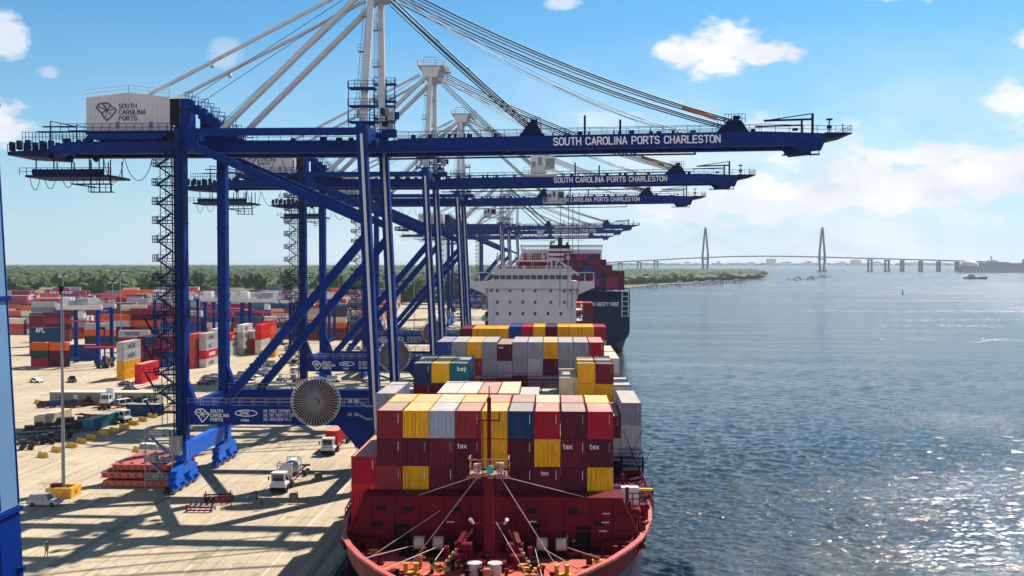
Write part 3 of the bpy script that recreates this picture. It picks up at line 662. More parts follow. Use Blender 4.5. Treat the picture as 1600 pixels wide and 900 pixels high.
    m = MB(); m.box(-1.5, -.05, -6.25, -3.3, 50.95, 52.5); m.box(-2.7, -2.1, -6.24, -6.18, 51.4, 52.7); m.box(-3.7, -3.1, -6.24, -6.18, 51.2, 52.0); m.build('window', M['glass'], cb)
    # ---- cable reel on the near portal beam
    rx, rz, yr = -37.3, 14.2, yN - 2.3
    rr = 3.85
    hub = MB(); hub.tube((rx, yr-.38, rz), (rx, yr+.4, rz), 1.35, 24); hub.tube((rx, yr-.7, rz), (rx, yr-.38, rz), .55, 16); hub.tube((rx, yr, rz), (rx, yN, rz-1.2), .4, 8)
    hub.box(rx-1.0, rx+1.0, yr+.5, yN-.5, 12.6, 14.4)
    rl = hub.build('cable_reel', M['reel_hub'], root)
    m = MB(); K = 46
    for i in range(K):
        a = 2*math.pi*i/K; d = Vector((math.cos(a), 0, math.sin(a)))
        m.tube(Vector((rx, yr-.30, rz)) + d*1.25, Vector((rx, yr-.24, rz)) + d*rr, .055, 5); m.tube(Vector((rx, yr+.30, rz)) + d*1.25, Vector((rx, yr+.24, rz)) + d*rr, .055, 5)
    m.build('spoke', M['spoke'], rl)
    m = MB(); m.tube((rx, yr-.16, rz), (rx, yr+.16, rz), rr-.42, 40); m.build('coiled_cable', M['reel'], rl)
    m = MB()
    for i in range(K):
        a, b = 2*math.pi*i/K, 2*math.pi*(i+1)/K
        for q in (-.28, .28): m.bar((rx+rr*math.cos(a), yr+q, rz+rr*math.sin(a)), (rx+rr*math.cos(b), yr+q, rz+rr*math.sin(b)), .07, .1)
    m.build('rim', M['spoke'], rl)
    # pipes on the portal near the waterside leg
    m = MB()
    for i in range(2):
        z = 14.0 - i*2.0
        m.cbox((-32.2, yN-.9, z), .6, .3, .5); m.cbox((-31.2, yN-.9, z), .6, .3, .5); m.tube((-30.8, yN-.95, z), (-29.6, yN-.95, z-.7), .18, 6); m.tube((-29.6, yN-.95, z-.7), (-28.6, yN-.95, z-.7), .18, 6)
    m.build('cable_guide', M['grey'], root)
    # ---- stair and lift tower beside the near landside leg
    m = MB(); x0, x1 = XL-4.2, XL-1.0; z = 12.0; k = 0; y0, y1 = yN-1.2, yN+1.0
    while z < 54:
        m.box(x0, x1+.4, y0, y1, z, z+.10)
        m.rail([(x0, y0, z), (x1, y0, z)], 1.1, .7, .05); m.rail([(x0, y0, z), (x0, y1, z)], 1.1, .7, .05); m.rail([(x0, y1, z), (x1, y1, z)], 1.1, 1., .03)
        a, b = ((x0+.6, z+.1), (x1-.5, z+1.5)); 
        m.bar((a[0], y0+.5, a[1]), (b[0], y0+.5, b[1]), .8, .12); m.bar((b[0], y1-.5, b[1]), (a[0], y1-.5, z+3.0), .8, .12)
        m.bar((a[0], y0+.1, a[1]+1), (b[0], y0+.1, b[1]+1), .05); m.bar((b[0], y0, b[1]+1), (a[0], y0, z+4.0), .05)
        m.box(x1-1.0, x1+.3, y0, y1, z+1.5, z+1.6); m.rail([(x1-1, y0, z+1.6), (x1+.3, y0, z+1.6)], 1.1, .6, .03)
        z += 3.0; k += 1
    m.box(XL-4.4, XL+3.2, yN-1.6, yN-.2, 39.0, 39.15) if False else None
    for zz in (27.4, 32.2):
        m.box(XL-4.6, XL+2.6, yN-1.7, yN-1.05, zz, zz+.14); m.rail([(XL+.5, yN-1.7, zz), (XL+2.6, yN-1.7, zz)], 1.1, .6, .035)
    for x in (x0+1.3, x1+.3): m.bar((x, y0, 10), (x, y0, 53.5), .10); m.bar((x, y1, 10), (x, y1, 53.5), .08)
    for z in (14, 18.4, 22.6, 27.0): m.box(x0-1.6, x0+.2, y0, y1, z, z+.1); m.rail([(x0-1.6, y0, z), (x0+.2, y0, z)], 1.1, .6, .035); m.bar((x0-1.5, y0+.3, z), (x0-.2, y0+.3, z-2.2), .5, .12)
    m.build('stair_tower', M['dark_steel'], root)
    m = MB(); xa, xb = XL-.95, XL+.35
    for x in (xa, xb): m.bar((x, yN-1.3, 6), (x, yN-1.3, 60.5), .16)
    z = 6.5
    while z < 60: m.bar((xa, yN-1.3, z), (xb, yN-1.3, z), .12); z += 1.1
    m.box(xa-.1, xb+.1, yN-1.75, yN-1.15, 57.4, 61.5)
    lt = m.build('lift_mast', M['black'], root)
    m = MB(); m.box(xa-.35, xb+.1, yN-2.6, yN-1.4, 5.6, 8.6); m.build('lift_car', M['grey'], lt)
    # lower cluster of platforms and stairs
    m = MB()
    for i, z in enumerate((8.6, 4.6, 1.8)):
        m.box(XL-5.0, XL-.5, yN-3.2, yN-1.0, z, z+.1); m.rail([(XL-5, yN-3.2, z), (XL-.5, yN-3.2, z)], 1.1, .8, .04); m.rail([(XL-5, yN-3.2, z), (XL-5, yN-1.0, z)], 1.1, .8, .04)
        if i < 2: m.bar((XL-4.4, yN-2.6, z+.1), (XL-1.6, yN-2.6, z-2.6), .8, .15)
    for i in range(8): m.cbox((XL + random.uniform(-4.6,-1), yN + random.uniform(-3,-1.2), random.choice((2.3, 5.1, 9.1))), random.uniform(.4,1.2), .6, random.uniform(.5,1.1))
    for x in (XL-4.9, XL-.6): m.bar((x, yN-3.1, .6), (x, yN-3.1, 9.6), .14)
    m.build('access_platform', M['grey'], root)
    return root

crane = build_crane()
CRANES = [(41.0, 'big blue quay crane whose leg rises beside the viewer, nearest of the row'),
          (170.5, 'blue quay crane nearest the red bow, whole boom and cable reel in full view'),
          (249.0, 'blue quay crane second in the row beyond the red bow, behind the big one'),
          (328.0, 'blue quay crane third in the row, boom just above the white ship bridge'),
          (579.0, 'blue quay crane fourth in the row, its boom near the skyline haze'),
          (671.0, 'blue quay crane fifth in the row, second farthest along the wharf'),
          (824.0, 'blue quay crane at the far end of the row, smallest of all')]
CAB_DX = {170.5: 0.0, 249.0: 2.2, 328.0: -18.5, 579.0: -6., 671.0: 4., 824.0: 0., 41.0: -22.}
index_kids()
tag(crane, cat='crane', group='gantry cranes in a row along the quay')
for i, (Y, lab) in enumerate(CRANES):
    c = crane if i == 1 else copy_tree(crane)
    c.location = (0, Y, 0); tag(c, label=lab, cat='crane', group='gantry cranes in a row along the quay')
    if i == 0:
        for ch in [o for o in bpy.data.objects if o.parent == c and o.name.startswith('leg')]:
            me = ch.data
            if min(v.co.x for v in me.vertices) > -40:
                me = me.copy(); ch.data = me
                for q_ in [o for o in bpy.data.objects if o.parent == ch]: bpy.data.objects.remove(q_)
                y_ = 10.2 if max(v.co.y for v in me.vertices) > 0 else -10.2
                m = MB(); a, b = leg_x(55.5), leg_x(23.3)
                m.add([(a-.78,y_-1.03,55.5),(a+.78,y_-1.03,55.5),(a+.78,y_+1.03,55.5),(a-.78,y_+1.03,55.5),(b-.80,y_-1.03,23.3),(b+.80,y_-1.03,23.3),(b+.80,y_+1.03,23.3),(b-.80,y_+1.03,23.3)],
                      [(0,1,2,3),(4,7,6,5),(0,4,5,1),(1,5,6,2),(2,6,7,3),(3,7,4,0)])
                m.build('upper_section', M['sheen_blue'], ch)  # pale shell over the leg, its colour stands for sunlit sheen
                m = MB()
                for y in (-.9, .9): m.bar((a+.80, y_+y, 55), (b+.82, y_+y, 23.4), .05, .07)
                m.cbox((leg_x(19.5)+.9, y_+.1, 19.6), .3, .25, .25); m.cbox((leg_x(19.8)+.9, y_+.6, 20.0), .3, .25, .25)
                m.build('edge_strip', M['crane'], ch)
    for ch in (_kids[crane.name] if i == 1 else [o for o in bpy.data.objects if o.parent == c]):
        if ch.name.startswith('operator_cab'): ch.location.x += CAB_DX[Y]

# ================================================================== CONTAINERS
W_, PITCH = 2.44, 2.5
def corr_face(m, p0, u, v, n, lu, lv, k, d):
    """corrugated panel: origin p0, runs lu along u in k waves, lv along v, depth d along n"""
    pts = []; w = lu / k
    for i in range(k):
        for t, q in ((0, 0), (.30, 0), (.42, 1), (.80, 1), (.92, 0)): pts.append((i*w + t*w, q*d))
    pts.append((lu, 0)); vs = []
    for a, b in pts:
        c = p0 + u*a - n*b; vs += [c, c + v*lv]
    return m.add(vs, [(2*i, 2*i+2, 2*i+3, 2*i+1) for i in range(len(pts)-1)])
X3, Y3, Z3 = Vector((1,0,0)), Vector((0,1,0)), Vector((0,0,1))
_cm = {}
def cont_parts(Lc, H, door):
    key = (Lc, H, door)
    if key in _cm: return _cm[key]
    hw = W_/2; res = []
    m = MB()      # frame
    for x in (-hw, hw-.14):
        for y in (0, Lc-.14): m.box(x, x+.14, y, y+.14, .0, H)
        m.box(x+.03, x+.11, .14, Lc-.14, H-.10, H-.01); m.box(x+.02, x+.12, .14, Lc-.14, .02, .18)
    for y in (0.02, Lc-.12): m.box(-hw+.14, hw-.14, y, y+.10, H-.13, H-.012); m.box(-hw+.14, hw-.14, y, y+.10, .02, .17)
    for x in (-hw-.01, hw-.17):
        for y in (-.01, Lc-.17):
            for z in (0., H-.12): m.box(x, x+.18, y, y+.18, z+.0, z+.125)
    res.append(('frame', m.mesh('container_frame', M['box'])))
    m = MB(); k = int(Lc/.28)
    corr_face(m, Vector((hw-.04, .14, .17)), Y3, Z3, X3, Lc-.28, H-.27, k, .05)
    corr_face(m, Vector((-hw+.04, Lc-.14, .17)), -Y3, Z3, -X3, Lc-.28, H-.27, k, .05)
    corr_face(m, Vector((hw-.14, Lc-.04, .17)), -X3, Z3, Y3, 2*hw-.28, H-.29, 8, .05)
    if not door: corr_face(m, Vector((-hw+.14, .04, .17)), X3, Z3, -Y3, 2*hw-.28, H-.29, 8, .06)
    res.append(('side_wall', m.mesh('container_wall', M['box'])))
    if door:
        m = MB()
        for s in (-1, 1):
            m.box(min(s*.01, s*(hw-.15)), max(s*.01, s*(hw-.15)), .035, .08, .17, H-.13)
            for j in range(1, 5): zz = .17 + (H-.3)*j/5; m.box(min(s*.06, s*(hw-.2)), max(s*.06, s*(hw-.2)), .022, .036, zz-.03, zz+.03)
        for x in (-.82, -.36, .36, .82): m.tube((x, .0, .1), (x, .0, H-.08), .022, 6); m.box(x-.05, x+.30, -.02, .0, H*.42, H*.42+.04)
        res.append(('door', m.mesh('container_door', M['box'])))
    m = MB()
    m.box(-hw+.1, hw-.1, .12, Lc-.12, H-.06, H-.035)
    for i in range(1, int(Lc/1.0)): m.box(-hw+.2, hw-.2, i*1.0-.25, i*1.0+.25, H-.034, H-.018)
    res.append(('roof', m.mesh('container_roof', M['roof'])))
    m = MB()
    for j in range(9): zz = H*.86 - j*.10; m.box(hw-.42, hw-.36, -.012, -.004, zz-.035, zz+.035) if door else m.box(hw-.42, hw-.36, .005, .03, zz-.035, zz+.035)
    res.append(('marking', m.mesh('container_marking', M['letter_white'])))
    _cm[key] = res; return res
# roofs: the same paint, dusty, with strong sunlight also mixed into the colour
M['roof'] = material('container_roof_paint', (.5,.5,.5), .6, use_obj=True, var=.14, scale=.7, dirt_amt=.75, dirt=(.38,.30,.23), grime_scale=.35)
_fm = {}
def flat_mesh(Lc, H):                   # one mesh per size for containers too small in the photo to show parts
    if (Lc, H) in _fm: return _fm[(Lc, H)]
    m = MB(); hw = W_/2
    for x in (-hw, hw-.14):
        for y in (0, Lc-.14): m.box(x, x+.14, y, y+.14, 0, H)
        m.box(x+.02, x+.12, .14, Lc-.14, H-.12, H); m.box(x+.02, x+.12, .14, Lc-.14, 0, .16)
    for y in (0, Lc-.12): m.box(-hw+.14, hw-.14, y, y+.12, H-.12, H); m.box(-hw+.14, hw-.14, y, y+.12, 0, .16)
    k = int(Lc/.45)
    corr_face(m, Vector((hw-.03, .14, .16)), Y3, Z3, X3, Lc-.28, H-.28, k, .07); corr_face(m, Vector((-hw+.03, Lc-.14, .16)), -Y3, Z3, -X3, Lc-.28, H-.28, k, .07)
    corr_face(m, Vector((-hw+.14, .03, .16)), X3, Z3, -Y3, 2*hw-.28, H-.28, 6, .06); corr_face(m, Vector((hw-.14, Lc-.03, .16)), -X3, Z3, Y3, 2*hw-.28, H-.28, 6, .06)
    m.box(-hw+.1, hw-.1, .1, Lc-.1, H-.06, H-.03)
    _fm[(Lc, H)] = m.mesh('container', M['box']); return _fm[(Lc, H)]
CC = dict(rust=(.24,.022,.035), maroon=(.125,.008,.030), wine=(.080,.006,.026), yellow=(.72,.36,.010), pale=(.34,.42,.52), navy=(.004,.045,.13), crimson=(.36,.008,.028),
          grey=(.26,.27,.34), blue=(.008,.05,.26), white=(.58,.58,.55), teal=(.008,.13,.20), orange=(.70,.10,.012), magenta=(.30,.012,.12), green=(.008,.06,.045), red=(.62,.018,.025), salmon=(.50,.07,.06), cream=(.60,.50,.34), plum=(.16,.012,.055), lgrey=(.42,.43,.45))
CN = dict(rust='rust red', maroon='maroon', wine='dark wine', yellow='mustard yellow', pale='pale blue', navy='navy blue', crimson='crimson', grey='blue grey', blue='royal blue', white='white', teal='teal', orange='orange', magenta='magenta', green='dark green', red='bright red', salmon='faded red', cream='cream', plum='plum', lgrey='light grey')
ORD = ['first','second','third','fourth','fifth','sixth','seventh','eighth','ninth','tenth','eleventh','twelfth','thirteenth','fourteenth','fifteenth','sixteenth','seventeenth','eighteenth','nineteenth','twentieth','twenty-first','twenty-second','twenty-third','twenty-fourth','twenty-fifth']
TIER = ['top', 'second', 'third', 'fourth', 'fifth', 'sixth', 'seventh', 'eighth']
N_CONT = [0]; HID = MB(); HIDC = []
def jit(c, a=.10):
    k = 1 + random.uniform(-a, a); return tuple(min(.9, x*k) for x in c)
def container(x, y, z, colour, label, group, Lc=12.19, H=2.6, parts=True, door=None, rz=0, text=None):
    """x, y: middle of the front end; z: its underside"""
    N_CONT[0] += 1
    cc = jit(CC[colour])
    if parts:
        if door is None: door = random.random() < .45
        root = empty('shipping_container', (x, y, z), rz)
        for nm, me in cont_parts(Lc, H, door):
            o = bpy.data.objects.new(nm, me); col.objects.link(o); o.parent = root
            if nm == 'marking' and colour in ('white','cream','lgrey','pale'): bpy.data.objects.remove(o); continue
            c2 = cc
            if nm == 'roof':
                g = sum(cc)/3; c2 = tuple(.48*a + .52*b for a, b in zip(cc, (.66, .54, .40)))  # pale sand for dust and for hard sunlight painted into the roof
            o.color = (*c2, 1)
    else:
        root = bpy.data.objects.new('shipping_container', flat_mesh(Lc, H)); col.objects.link(root)
        root.location = (x, y, z); root.rotation_euler = (0, 0, rz); root.color = (*cc, 1)
    tag(root, label, 'container', group)
    if text:
        body, size, face, px, pz, mt = text
        if face == 'front': lettering(body, size, (px, -.075, pz), root, mt, bold=.02)
        else: lettering(body, size, (W_/2+.06, px, pz), root, mt, facing='side', bold=.03)
    return root
def hidden(x, y, z, colour, Lc, H, rz=0):     # boxes the photo shows nothing or next to nothing of
    if rz: HID.box(x, x+Lc, y-W_/2, y+W_/2, z, z+H)
    else: HID.box(x-W_/2, x+W_/2, y, y+Lc, z, z+H)
    HIDC.extend([jit(CC[colour])]*6)
def colx(k): return -5.7 - 16.25 + PITCH*k + PITCH/2

def bay(name, group, Yf, cols, Lc=12.19, H=2.62, parts=True, vis=3, allvis=()):
    """cols: {k: (z of the top, [colours from the top down])}"""
    for k in sorted(cols):
        zt, cl = cols[k][:2]; texts = cols[k][2] if len(cols[k]) > 2 else {}
        for i, c in enumerate(cl):
            if i >= vis and k not in allvis: hidden(colx(k), Yf, zt-(i+1)*H, c, Lc, H-.02); continue
            lab = f'{CN[c]} container, {ORD[k]} row from quay, {TIER[i]} tier, {name}'
            container(colx(k), Yf + random.uniform(-.03,.03), zt - (i+1)*H, c, lab, group, Lc, H-.02, parts, text=texts.get(i))
WL = M['letter_white']; TEX = ('tex', .62, 'front', -1.0, 1.75, WL)
GA = 'containers stacked behind the red bow'
A0 = {2:(21.9,['rust','maroon','rust']), 3:(21.9,['yellow','wine','yellow']), 4:(21.9,['pale','maroon','maroon']), 5:(21.9,['rust','wine','wine'],{1:TEX}), 6:(21.9,['yellow','yellow','wine']),
      7:(21.9,['navy','wine','wine']), 8:(21.9,['crimson','yellow','maroon'],{2:('tex', .5, 'front', -.6, 1.9, WL)}), 9:(21.9,['wine','maroon','wine'],{1:TEX}), 10:(21.9,['crimson','wine','yellow'],{1:TEX})}
bay('foremost bow bay', GA, 96.4, A0, Lc=6.06, H=2.65)
A1 = {2:(21.9,['yellow','maroon','maroon']), 10:(21.9,['yellow','wine','wine'])}
for k, c in zip(range(3,10), ['yellow','cream','yellow','salmon','rust','cream','rust']): A1[k] = (21.9, [c])
bay('second bow bay', GA, 102.6, A1, Lc=6.06, H=2.65, vis=1)
bay('low bow stack', GA, 96.6, {1:(17.45,['crimson','red','red'])}, H=2.65)
GB = 'containers stacked midships on the red ship'
bay('third bay', GB, 124.4, {0:(19.9,['grey','lgrey','grey']), 1:(14.6,['rust']), 2:(14.6,['grey']), 3:(20.0,['white','grey','maroon']), 4:(20.0,['white','yellow','wine']), 5:(20.0,['salmon','rust','wine']), 6:(20.0,['cream','yellow','maroon']), 7:(19.3,['pale','grey','wine']),
     8:(14.7,['rust']), 9:(14.7,['grey']), 10:(17.3,['yellow','maroon']), 11:(17.3,['maroon','grey']), 12:(18.9,['grey','lgrey','grey'])}, H=2.75, vis=1, allvis=(0,12))
bay('fourth bay', GB, 139.7, {0:(17.3,['lgrey','grey']), 1:(22.1,['navy','maroon','wine']), 2:(22.1,['yellow','maroon','wine']), 3:(22.1,['teal','maroon','wine'],{0:('bay', .8, 'front', -.1, 1.7, WL)}), 4:(14.6,['grey']), 5:(14.6,['grey']), 6:(17.2,['white','rust']), 7:(17.2,['rust','grey']), 8:(17.2,['grey','grey']), 9:(20.2,['cream','wine','maroon']),
     10:(22.1,['yellow','yellow','grey']), 11:(22.1,['maroon','yellow','rust']), 12:(18.9,['white','grey','grey'])}, H=2.75, vis=2, allvis=(12,))
D = {}
for k, c0, c1, c2 in zip(range(1,12), ['blue','grey','yellow','grey','wine','grey','grey','yellow','grey','grey','crimson'], ['navy','maroon','rust','grey','grey','grey','lgrey','wine','grey','grey','yellow'], ['navy','maroon','grey','grey','rust','maroon','grey','grey','wine','grey','maroon']):
    D[k] = (22.9 - (.35 if k == 5 else 0), [c0, c1, c2])
D[5] = (22.55, ['wine','grey','rust'], {0: ('tex', .5, 'front', -.9, 2.0, WL)}); D[0] = (17.4, ['white','grey']); D[12] = (20.3, ['white','grey','lgrey'])
bay('wide grey fifth bay', GB, 167.0, D, H=2.75)
bay('low sixth bay', GB, 181.5, {0:(17.2,['white']), 11:(20.2,['cream','grey']), 12:(20.2,['cream','grey'])}, H=2.75, parts=False, vis=1)
E = {}
for k, c in zip(range(1,12), ['maroon','yellow','yellow','yellow','blue','crimson','yellow','wine','yellow','yellow','yellow']): E[k] = (22.3 if k < 5 else 22.7, [c, 'grey'])
E[12] = (22.7, ['crimson', 'grey']); E[0] = (17., ['lgrey'])
bay('bay below the white bridge', GB, 209.5, E, H=2.75, parts=False, vis=1)

# ================================================================== RED SHIP
SX = -5.7
ship = empty('container_ship', (SX, 150, WATER_Z), cat='ship', label='red container ship moored bow towards the viewer, white bridge block, mixed containers aboard')
def sp(): return MB()
def sbuild(m, name, mat, parent=None):           # geometry written in x from the centreline, world y and z
    m.xform(Matrix.Translation((0, -150, -WATER_Z)) if True else Matrix())
    return m.build(name, mat, parent or ship)
# station: Y, half breadth at the rail, rail height, half breadth at the water
ST = [(71.0,.05,12.3,.02),(71.7,1.6,12.25,.05),(73.2,3.6,12.2,.1),(75.6,5.9,12.1,.6),(78.8,8.1,12.0,1.6),(83,10.4,11.8,3.0),(87,12.1,11.6,4.8),(91,13.4,11.3,6.8),(95,14.2,11.0,8.8),(101,15.2,10.7,11.4),(107,15.75,10.5,13.4),(118,16.2,10.4,15.6),(128,16.3,10.4,16.3),(290,16.3,10.4,16.3),(312,16.0,10.4,11.5),(328,15.0,10.6,6.0)]
def hullpt(st, t):
    Y, hd, zt, hw = st; z = -5.5 + (zt + 5.5)*t; tt = max(0, (z - WATER_Z)/(zt - WATER_Z)); h = hw + (hd-hw)*tt**1.5
    rake = 9.0*max(0, 1-tt)**1.3*max(0, 1-(Y-71)/34.) if Y < 105 else 0
    return h, Y + rake, z
m = MB(); T = [0, .14, .3, .5, .7, .85, 1.0]; n = len(T)
for s in (-1, 1):
    vs = []
    for st in ST:
        for t in T: h, y, z = hullpt(st, t); vs.append((s*h, y, z))
    m.add(vs, [(i*n+j, (i+1)*n+j, (i+1)*n+j+1, i*n+j+1) for i in range(len(ST)-1) for j in range(n-1)], True)
k = len(ST)-1; m.add([(s*hullpt(ST[k], t)[0], hullpt(ST[k], t)[1], hullpt(ST[k], t)[2]) for s, t in [(-1, q) for q in T] + [(1, q) for q in reversed(T)]], [tuple(range(2*n))])
sbuild(m, 'hull', M['hull_dark'])
# rail cap and inner bulwark
m = MB(); m2 = MB()
for s in (-1, 1):
    P = [(s*a[1], a[0], a[2]) for a in ST if a[0] <= 118]; Q = [(s*max(0, a[1]-.38), a[0]+(.4 if a[0] < 74 else .12), a[2]) for a in ST if a[0] <= 118]
    vs = []; 
    for p, q in zip(P, Q): vs += [(p[0]*1.006, p[1]-.05, p[2]-.16), (p[0]*1.006, p[1]-.05, p[2]+.03), (q[0], q[1], q[2]+.03), (q[0], q[1], q[2]-.16)]
    m.add(vs, [(4*i+j, 4*i+4+j, 4*i+4+(j+1)%4, 4*i+(j+1)%4) for i in range(len(P)-1) for j in range(4)])
    vs = []
    for q in Q: vs += [(q[0], q[1], 9.7), (q[0], q[1], q[2]-.16)]
    m2.add(vs, [(2*i, 2*i+2, 2*i+3, 2*i+1) for i in range(len(Q)-1)])
    for i in range(1, len(Q)-1):      # bulwark stays
        for f in (0, .5):
            a = Vector(Q[i]).lerp(Vector(Q[i+1]), f); m2.add([(a.x, a.y, a.z-.2), (a.x, a.y, 9.9), (a.x - s*.75, a.y, 9.9)], [(0,1,2)])
sbuild(m, 'rail_cap', material('red_rail_paint', (.50,.10,.09), .5, var=.15, scale=1.)); sbuild(m2, 'bulwark', M['ship_red'])
m = MB(); L_ = [a for a in ST if a[0] <= 94.9]; vs = [(-max(.02, a[1]-.3), a[0]+.3, 9.9) for a in L_] + [(max(.02, a[1]-.3), a[0]+.3, 9.9) for a in reversed(L_)]
m.add(vs, [tuple(range(len(vs)))]); sbuild(m, 'foredeck', M['red_deck'])
m = MB(); L_ = [a for a in ST if a[0] >= 91]; vs = [(-a[1]+.1, a[0], 10.02) for a in L_] + [(a[1]-.1, a[0], 10.02) for a in reversed(L_)]
m.add(vs, [tuple(range(len(vs)))]); sbuild(m, 'main_deck', M['ship_red'])
m = MB()
for y0, y1 in ((95.6, 109.0), (124.0, 137.), (139.3, 152.2), (166.6, 179.6), (181.3, 194.), (209.2, 222.2), (228., 241.)):
    m.box(-11.4, 11.4, y0, y1, 10.03, 13.9 if y0 < 120 else 11.5)
m.box(-11.2, 11.2, 95., 252, 10.025, 11.2)
for s in (-1, 1):
    for y0 in (124.3, 139.6, 166.9, 181.4, 209.4): 
        for yy in (y0+.2, y0+11.6): m.box(s*15.0-1.2, s*15.0+1.2, yy, yy+.5, 10.03, 10.6)
for yy in (96.7, 107.9): m.box(-13.8, -11.5, yy, yy+.6, 10.03, 9.6)
sbuild(m, 'hatch_coaming', M['ship_red'])
# lashing bridges between the bays
for y0, zt in ((110.5, 11.6), (122.3, 12.6), (153.5, 16.8), (165.0, 17.0), (196., 16.8), (207.5, 17.0)):
    m = MB()
    for k in range(14): m.box(-16.25+k*2.5-.1, -16.25+k*2.5+.1, y0, y0+.8, 10.03, zt)
    for z in (min(13.9, zt-1), zt): m.box(-16.3, 16.3, y0-.1, y0+.9, z-.12, z); m.rail([(-16.2, y0, z), (16.2, y0, z)], 1.0, 2.5, .03)
    for k in (0, 12): m.bar((-16.25+k*2.5, y0+.4, 10.2), (-13.75+k*2.5, y0+.4, 16.0), .06); m.bar((-13.75+k*2.5, y0+.4, 10.2), (-16.25+k*2.5, y0+.4, 16.0), .06)
    sbuild(m, 'lashing_bridge', M['dark_steel'] if y0 < 130 else M['ship_red'])
# breakwater
m = MB(); m.prism([(-13.8, 9.95), (13.8, 9.95), (11.7, 14.45), (-11.7, 14.45)], 'y', 93.0, 93.25); m.box(-11.9, 11.9, 92.6, 95.3, 14.45, 14.6)
for x in (-11.2, -9.1, -6.8, -4.5, -2.2, 2.2, 4.5, 6.8, 9.1, 11.2): m.prism([(92.35, 9.95), (93.0, 9.95), (93.0, 14.4), (92.8, 14.4)], 'x', x-.06, x+.06)
for z in (11.4, 12.9): m.box(-12.4 if z > 12 else -13.1, 12.4 if z > 12 else 13.1, 92.82, 93.0, z, z+.09)
for s in (-1, 1): m.bar((s*13.9, 92.9, 10), (s*11.7, 92.9, 14.5), .5, .28)
bw = sbuild(m, 'breakwater', M['ship_red'])
for x, z, w, h in ((-8.3, 9.97, 1.5, 2.0), (8.3, 9.97, 1.3, 1.9)): m = MB(); m.box(x-w/2, x+w/2, 92.94, 92.99, z, z+h); sbuild(m, 'doorway', M['black'], bw)
for x, z in ((-10.2, 13.4), (-7.7, 13.3), (-3.3, 13.4), (3.6, 13.3), (7.4, 13.3), (-10.5, 11.9), (4., 11.9), (9.8, 12.2)): m = MB(); m.box(x-.45, x+.45, 92.9, 92.98, z-.22, z+.22); sbuild(m, 'opening', M['black'], bw)
m = MB()
for x, z in ((10.3, 12.3), (10.4, 13.1), (10.1, 11.5), (-3.8, 12.2), (3.7, 12.3)): m.box(x-.35, x+.35, 92.62, 92.7, z, z+.09)
sbuild(m, 'step', M['white_steel'], bw)
# foremast
M['rail_red'] = material('weathered_red', (.30,.12,.09), .6, var=.4, scale=3., dirt_amt=.7, dirt=(.5,.42,.34))
m = MB(); m.bar((0, 88.6, 9.9), (0, 88.6, 17.5), .95, .95, .72, .72); m.bar((0, 88.6, 17.5), (0, 88.6, 24.2), .34); m.bar((-.95, 88.6, 17.5), (-.95, 88.6, 22.3), .16); m.bar((-.95, 88.6, 22.2), (.9, 88.6, 22.2), .12); m.bar((.9, 88.6, 22.2), (.9, 88.6, 23.0), .1)
m.bar((-.5, 88.0, 22.2), (-.5, 88.0, 17.6), .1); m.tube((0, 88.6, 24.2), (0, 88.6, 25.2), .05, 6); m.bar((-1.4, 88.4, 13.2), (1.4, 88.4, 13.2), .16)
mast = sbuild(m, 'foremast', M['ship_red'])
m = MB(); m.box(-1.7, 1.7, 87.6, 89.6, 17.5, 17.62)
m.rail([(-1.7, 87.6, 17.6), (1.7, 87.6, 17.6)], 1.35, .8, .05); m.rail([(-1.7, 87.6, 17.6), (-1.7, 89.6, 17.6)], 1.35, 1., .05); m.rail([(1.7, 87.6, 17.6), (1.7, 89.6, 17.6)], 1.35, 1., .05)
for x in (-1.6, -.9, .2, .9, 1.6): m.cbox((x, 87.55, 17.45), .5, .16, .22)
sbuild(m, 'platform', M['rail_red'], mast)
m = MB(); m.cbox((-1.0, 87.9, 18.2), .6, .5, .7); m.cbox((1.0, 87.9, 18.25), .6, .5, .8)
sbuild(m, 'lamp_housing', material('cream_box', (.40,.33,.25), .6, var=.3, scale=3.), mast)
m = MB(); m.tube((0.15, 87.45, 18.1), (0.15, 87.9, 18.1), .36, 14); sbuild(m, 'searchlight', material('teal_glass', (.04,.34,.30), .2), mast)
for x in (-1.35, 1.35):
    m = MB(); m.tube((x, 88.2, 13.25), (x + (.25 if x < 0 else -.25)*-1, 87.8, 13.75), .10, 8, .17); sbuild(m, 'lamp', M['white_ship'], mast)
m = MB()
for x in (-.62, -.95): m.bar((x+1.6, 87.9, 10), (x+1.6, 87.9, 17.4), .05)
for i in range(22): m.bar((.65, 87.9, 10.2+i*.33), (.98, 87.9, 10.2+i*.33), .04)
sbuild(m, 'ladder', M['ship_red'], mast)
m = MB()
for p, q in (((-1., 88.4, 17.4), (-6.8, 92.9, 14.6)), ((1., 88.4, 17.4), (8.4, 92.9, 14.6)), ((1., 88.3, 17.3), (6.2, 84.0, 10.3)), ((-1., 88.3, 17.3), (-6.6, 86.0, 10.2)), ((.6, 88.3, 13.4), (3.8, 82.4, 10.0)), ((-4.8, 92.9, 13.2), (-10.9, 86.2, 10.2))): m.tube(p, q, .028, 5)
sbuild(m, 'stay_wire', M['rope'], mast)
